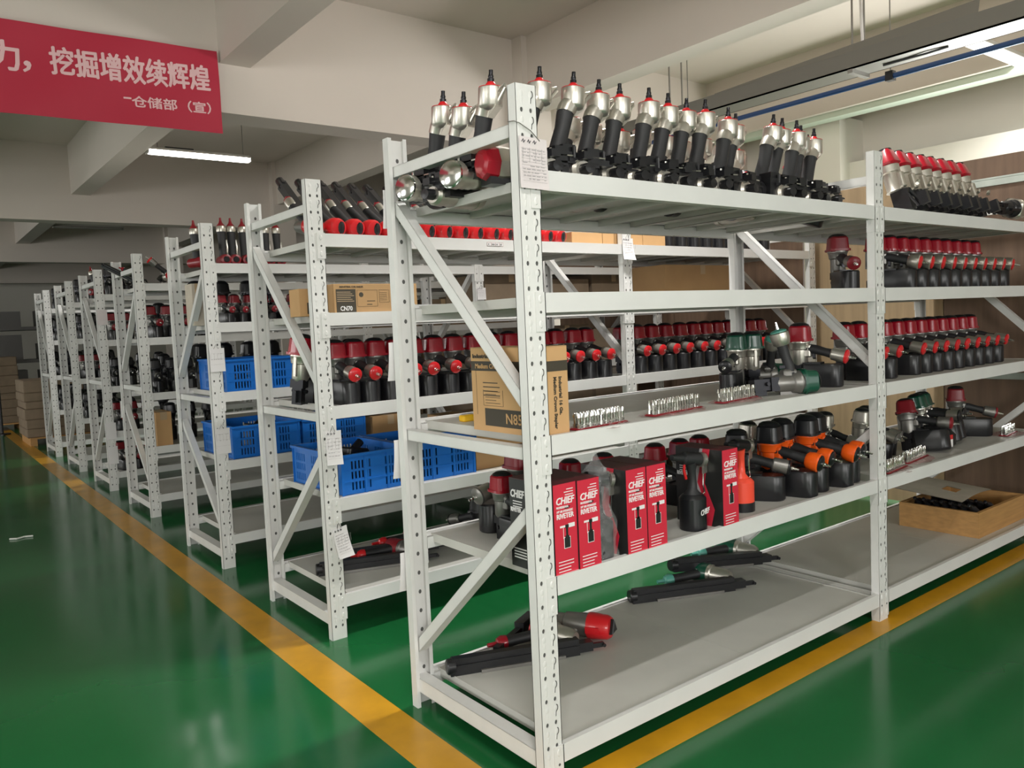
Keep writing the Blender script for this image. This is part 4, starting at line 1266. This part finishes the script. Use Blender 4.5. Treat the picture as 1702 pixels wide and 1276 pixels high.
# ------------------------------------------------------------------ wooden tray crate with black bottles
t = thing('wooden_crate', 'low pine crate with cardboard lid on the bottom shelf of the right bay', 'crate', (3.06, .07, .1165), (0, 0, .0))
for x0, x1, y0, y1 in ((0, .62, 0, .018), (0, .62, .40, .418), (0, .018, .018, .40), (.602, .62, .018, .40)):
    MB().box(x0, x1, y0, y1, 0, .135).obj('crate_board', M_WOOD, t)
MB().box(.018, .602, .018, .40, 0, .012).obj('crate_bottom', M_WOOD, t)
for i in range(7):
    bottle('%s black bottle from the front along the left side of the pine crate' % ORD[i], 3.20, .118+.047*i, .196, h=.17, r=.023, group='black bottles in the pine crate').rotation_euler = (0, -1.0, 0)
for i in range(7):
    bottle('%s black bottle from the front in the second row of the pine crate' % ORD[i], 3.40, .118+.047*i, .180, h=.17, r=.023, group='black bottles in the pine crate').rotation_euler = (0, -1.0, 0)
lid = thing('cardboard_sheet', 'warped grey cardboard sheet lying over the black bottles in the pine crate', 'cardboard', (3.03, .14, .305), (.05, .04, .10))
mb = MB()
N1, N2 = 20, 10
for dz in (0, .003):
    vs = [(0.50*i/N1 + .04*(j/N2), .40*j/N2, dz+.030*math.sin(PI*i/N1)*(.4+.6*j/N2)+.012*(j/N2)) for i in range(N1+1) for j in range(N2+1)]
    fs = [(i*(N2+1)+j, (i+1)*(N2+1)+j, (i+1)*(N2+1)+j+1, i*(N2+1)+j+1) for i in range(N1) for j in range(N2) if not (6 <= i <= 9 and 2 <= j <= 3)]
    mb.add(vs, fs)
mb.obj('sheet', M_CARDG, lid, 80)

# ------------------------------------------------------------------ paper tags on the racks
def paper(label, x, y, z, w, h, rot=(0, 0, 0), m=M_PAPER, lines=8, curl=.006, word=None, heavy=3, group=None):
    t = thing('paper_tag', label, 'paper tag', (x, y, z), rot)
    mb = MB()
    n = 8
    for k, dy in enumerate((0, .0006)):
        vs = [(w*i/4, dy-.0012-curl*(j/n)**2*(.5+.5*i/4), -h*j/n) for i in range(5) for j in range(n+1)]
        mb.add(vs, [(i*(n+1)+j, (i+1)*(n+1)+j, (i+1)*(n+1)+j+1, i*(n+1)+j+1) for i in range(4) for j in range(n)])
    mb.obj('sheet', m, t, 80)
    rr = random.Random(int((x+z)*1000))
    if lines:
        g, k2 = MB(), MB()
        def cv(v, u): return -.0018-curl*(v/h)**2*(.5+.5*u/w)
        for q in range(lines):
            v = h*(.22+.70*q/lines)
            g.box(w*.06, w*.94, cv(v, w), cv(v, w)+.0004, -v-.0005, -v)
            u = w*.1
            while u < w*.86 and q < lines-1:
                L = rr.uniform(.04, .16)*w
                if rr.random() < .75:
                    g.box(u, u+L, cv(v, w), cv(v, w)+.0004, -v-h*.028, -v-h*.014)
                u += L+w*.05
        for u in (.06, .3, .52, .74, .94):
            v0 = h*.22
            g.box(w*u-.0004, w*u+.0004, cv(h*.9, w), cv(h*.9, w)+.0004, -h*.5, -v0)
        g.obj('printed_table', M_INKG, t)
        for q in range(heavy):
            u = w*(.08+.2*q)
            k2.tube([(u, -.0026, -h*.10), (u+w*.05, -.0026, -h*.05), (u+w*.07, -.0026, -h*.12), (u+w*.12, -.0026, -h*.07)], .0012, 5)
        if heavy: k2.obj('handwriting', M_INK, t)
    return t
def hang_wire(t, w):
    MB().tube([(w*.3, -.002, -.004), (w*.45, -.003, .022), (w*.6, -.002, -.004)], .0012, 5).obj('wire_tie', M_ROD, t)
p = paper('pinkish table paper tied to the top of the nearest front post', 0.003, -.0045, 1.858, .098, .140, (0, .03, 0), M_PAPERP, 11, .010)
MB().tube([(-.006, .040, .045), (-.008, .01, .040), (.0, -.002, .034), (.04, -.002, .018), (.072, -.002, -.006)], .0014, 6).obj('wire_tie', M_ROD, p)
hang_wire(paper('white paper tag with handwriting, upper of two on the second rack post', .067, 1.482, .925, .072, .148, (0, .03, 0), lines=7, curl=.018), .072)
hang_wire(paper('white paper tag turned aslant, lower of two on the second rack post', .072, 1.480, .492, .072, .135, (0, -.12, .15), lines=8, curl=.03), .072)
hang_wire(paper('white paper tag hanging over the middle post of the second rack', 1.93, 1.480, 1.812, .085, .125, (0, .06, 0), lines=7, curl=.03), .085)
hang_wire(paper('small white paper tag on the middle post of the third rack', 1.945, 2.932, 1.62, .075, .085, (0, 0, 0), lines=5, curl=.004), .075)
hang_wire(paper('white paper tag, upper of two on the third rack post', .046, 2.934, 1.288, .085, .135, (0, 0, 0), lines=3, heavy=0, curl=.004), .085)
hang_wire(paper('white paper tag, lower of two on the third rack post', .046, 2.934, .825, .085, .148, (0, 0, 0), lines=3, heavy=0, curl=.004), .085)
for i, (z, h, l) in enumerate(((1.64, .135, 'pinkish paper tag high on the fifth rack post'), (.622, .15, 'white paper tag in the middle of three on the fifth rack post'), (.408, .16, 'lowest white paper tag on the fifth rack post'))):
    paper(l, .078, 6.164, z, .085, h, (0, 0, 0), M_PAPERP if i == 0 else M_PAPER, 0, .01)
for i, (z, h, l) in enumerate(((1.305, .135, 'white paper seen edge-on behind the back post of the nearest rack, highest'), (.962, .14, 'white paper seen edge-on behind the nearest rack back post, middle one'),
                               (.558, .145, 'white paper seen edge-on behind the nearest rack back post, lowest'))):
    paper(l, .075, .739, z, .09, h, (0, 0, PI), M_PAPER, 0, .02)
paper('white paper seen edge-on at the top of the nearest rack back post', .085, .739, 1.83, .09, .13, (0, 0, PI), M_PAPER, 0, .012)
paper('white paper seen edge-on behind the back post of the fourth rack', .155, 5.455, .86, .085, .14, (0, 0, PI), M_PAPER, 0, .012)
t = thing('shelf_label', 'small red and white label stuck on the second rack top beam', 'label', (.985, 1.4872, 1.742))
MB().box(0, .098, -.0008, 0, 0, .016).obj('sticker', M_PRWHITE, t)
MB().box(-.001, .099, -.0004, .0002, -.001, .017).box(.023, .0245, -.0012, -.0006, .001, .015).box(.049, .0505, -.0012, -.0006, .001, .015).box(.073, .0745, -.0012, -.0006, .001, .015).obj('red_border', M_DKRED, t)
m = MB()
for u in (.006, .028, .034, .040, .053, .060, .078, .085):
    m.prism([(u, .004), (u+.004, .004), (u+.0035, .012), (u+.001, .012)], -.0014, -.0008)
m.obj('printed_marks', M_INK, t)

# ------------------------------------------------------------------ far end: pallets and a dark rack
def pallet(label, x, y, w, d, m=M_WOOD):
    t = thing('wooden_pallet', label, 'pallet', (x, y, 0))
    for k in range(3):
        MB().box(k*(w-.08)/2, k*(w-.08)/2+.08, 0, d, 0, .09).obj('runner', m, t)
    for k in range(5):
        MB().box(0, w, k*(d-.1)/4, k*(d-.1)/4+.1, .09, .11).obj('deck_board', m, t)
pallet('wooden pallet under the stack of grey carton sheets, far left', -.02, 10.62, .9, .9)
def sheets(label, x, y, z, w, d, h, m=M_CARDD):
    t = thing('carton_stack', label, 'carton stack', (x, y, z))
    k = 0
    zz = 0
    rr = random.Random(3)
    while zz < h:
        hh = rr.uniform(.10, .17)
        o = rr.uniform(-.012, .012)
        MB().rbox(o, w+o, 0, d, zz, zz+hh-.002, .02, n=2).obj('carton_bundle', m, t)
        zz += hh
sheets('stack of grey carton sheets on a pallet at the far left end', -.05, 10.66, .11, .9, .85, .62)
pallet('wooden pallet under the farther tall stack of brown sheets', -.52, 13.4, .75, .8)
sheets('tall stack of brown sheets beside a black pole, far left', -.50, 13.42, .11, .7, .75, .95, M_CARDD)
t = thing('pole', 'thin black pole standing by the stacks at the far left end', 'pole', (-.16, 12.7, 0))
MB().cyl((0, 0, 0), (0, 0, 1.35), .025, n=10).obj('shaft', M_BLACK, t)
MB().lathe([(0, .12), (.02, .12), (.03, .03)]).obj('foot', M_BLACK, t)
MB().lathe([(0, .03), (.05, .03), (.06, .0)], (0, 0, 1.35), n=10).obj('white_tip', M_PAPER, t)
t = thing('storage_shelf', 'dark storage shelf at the far left end behind the stacks', 'rack', (-3.2, 15.2, 0))
for x in (0, 2.4, 4.8):
    for y in (0, .7):
        MB().box(x, x+.06, y, y+.06, 0, 2.3).obj('upright', M_DKRACK, t)
for z in (.5, 1.1, 1.7):
    MB().box(0, 4.86, 0, .76, z-.06, z).obj('shelf_board', M_DKRACK, t)
rr = random.Random(11)
for z, nm in ((.5, 'low'), (1.1, 'middle'), (1.7, 'top')):
    for i, x in enumerate((2.15, 2.75, 3.3, 3.95)):
        carton('%s dark carton from the left on the %s shelf of the dark far shelf' % (ORD[i], nm), -3.2+x, -3.2+x+rr.uniform(.38, .5), 15.25, 15.7, z+.001, rr.uniform(.28, .5), (M_DKRACK, M_CARDD, M_DKRACK)[i % 3] if z < 1.5 else M_DKRACK, tape=False)
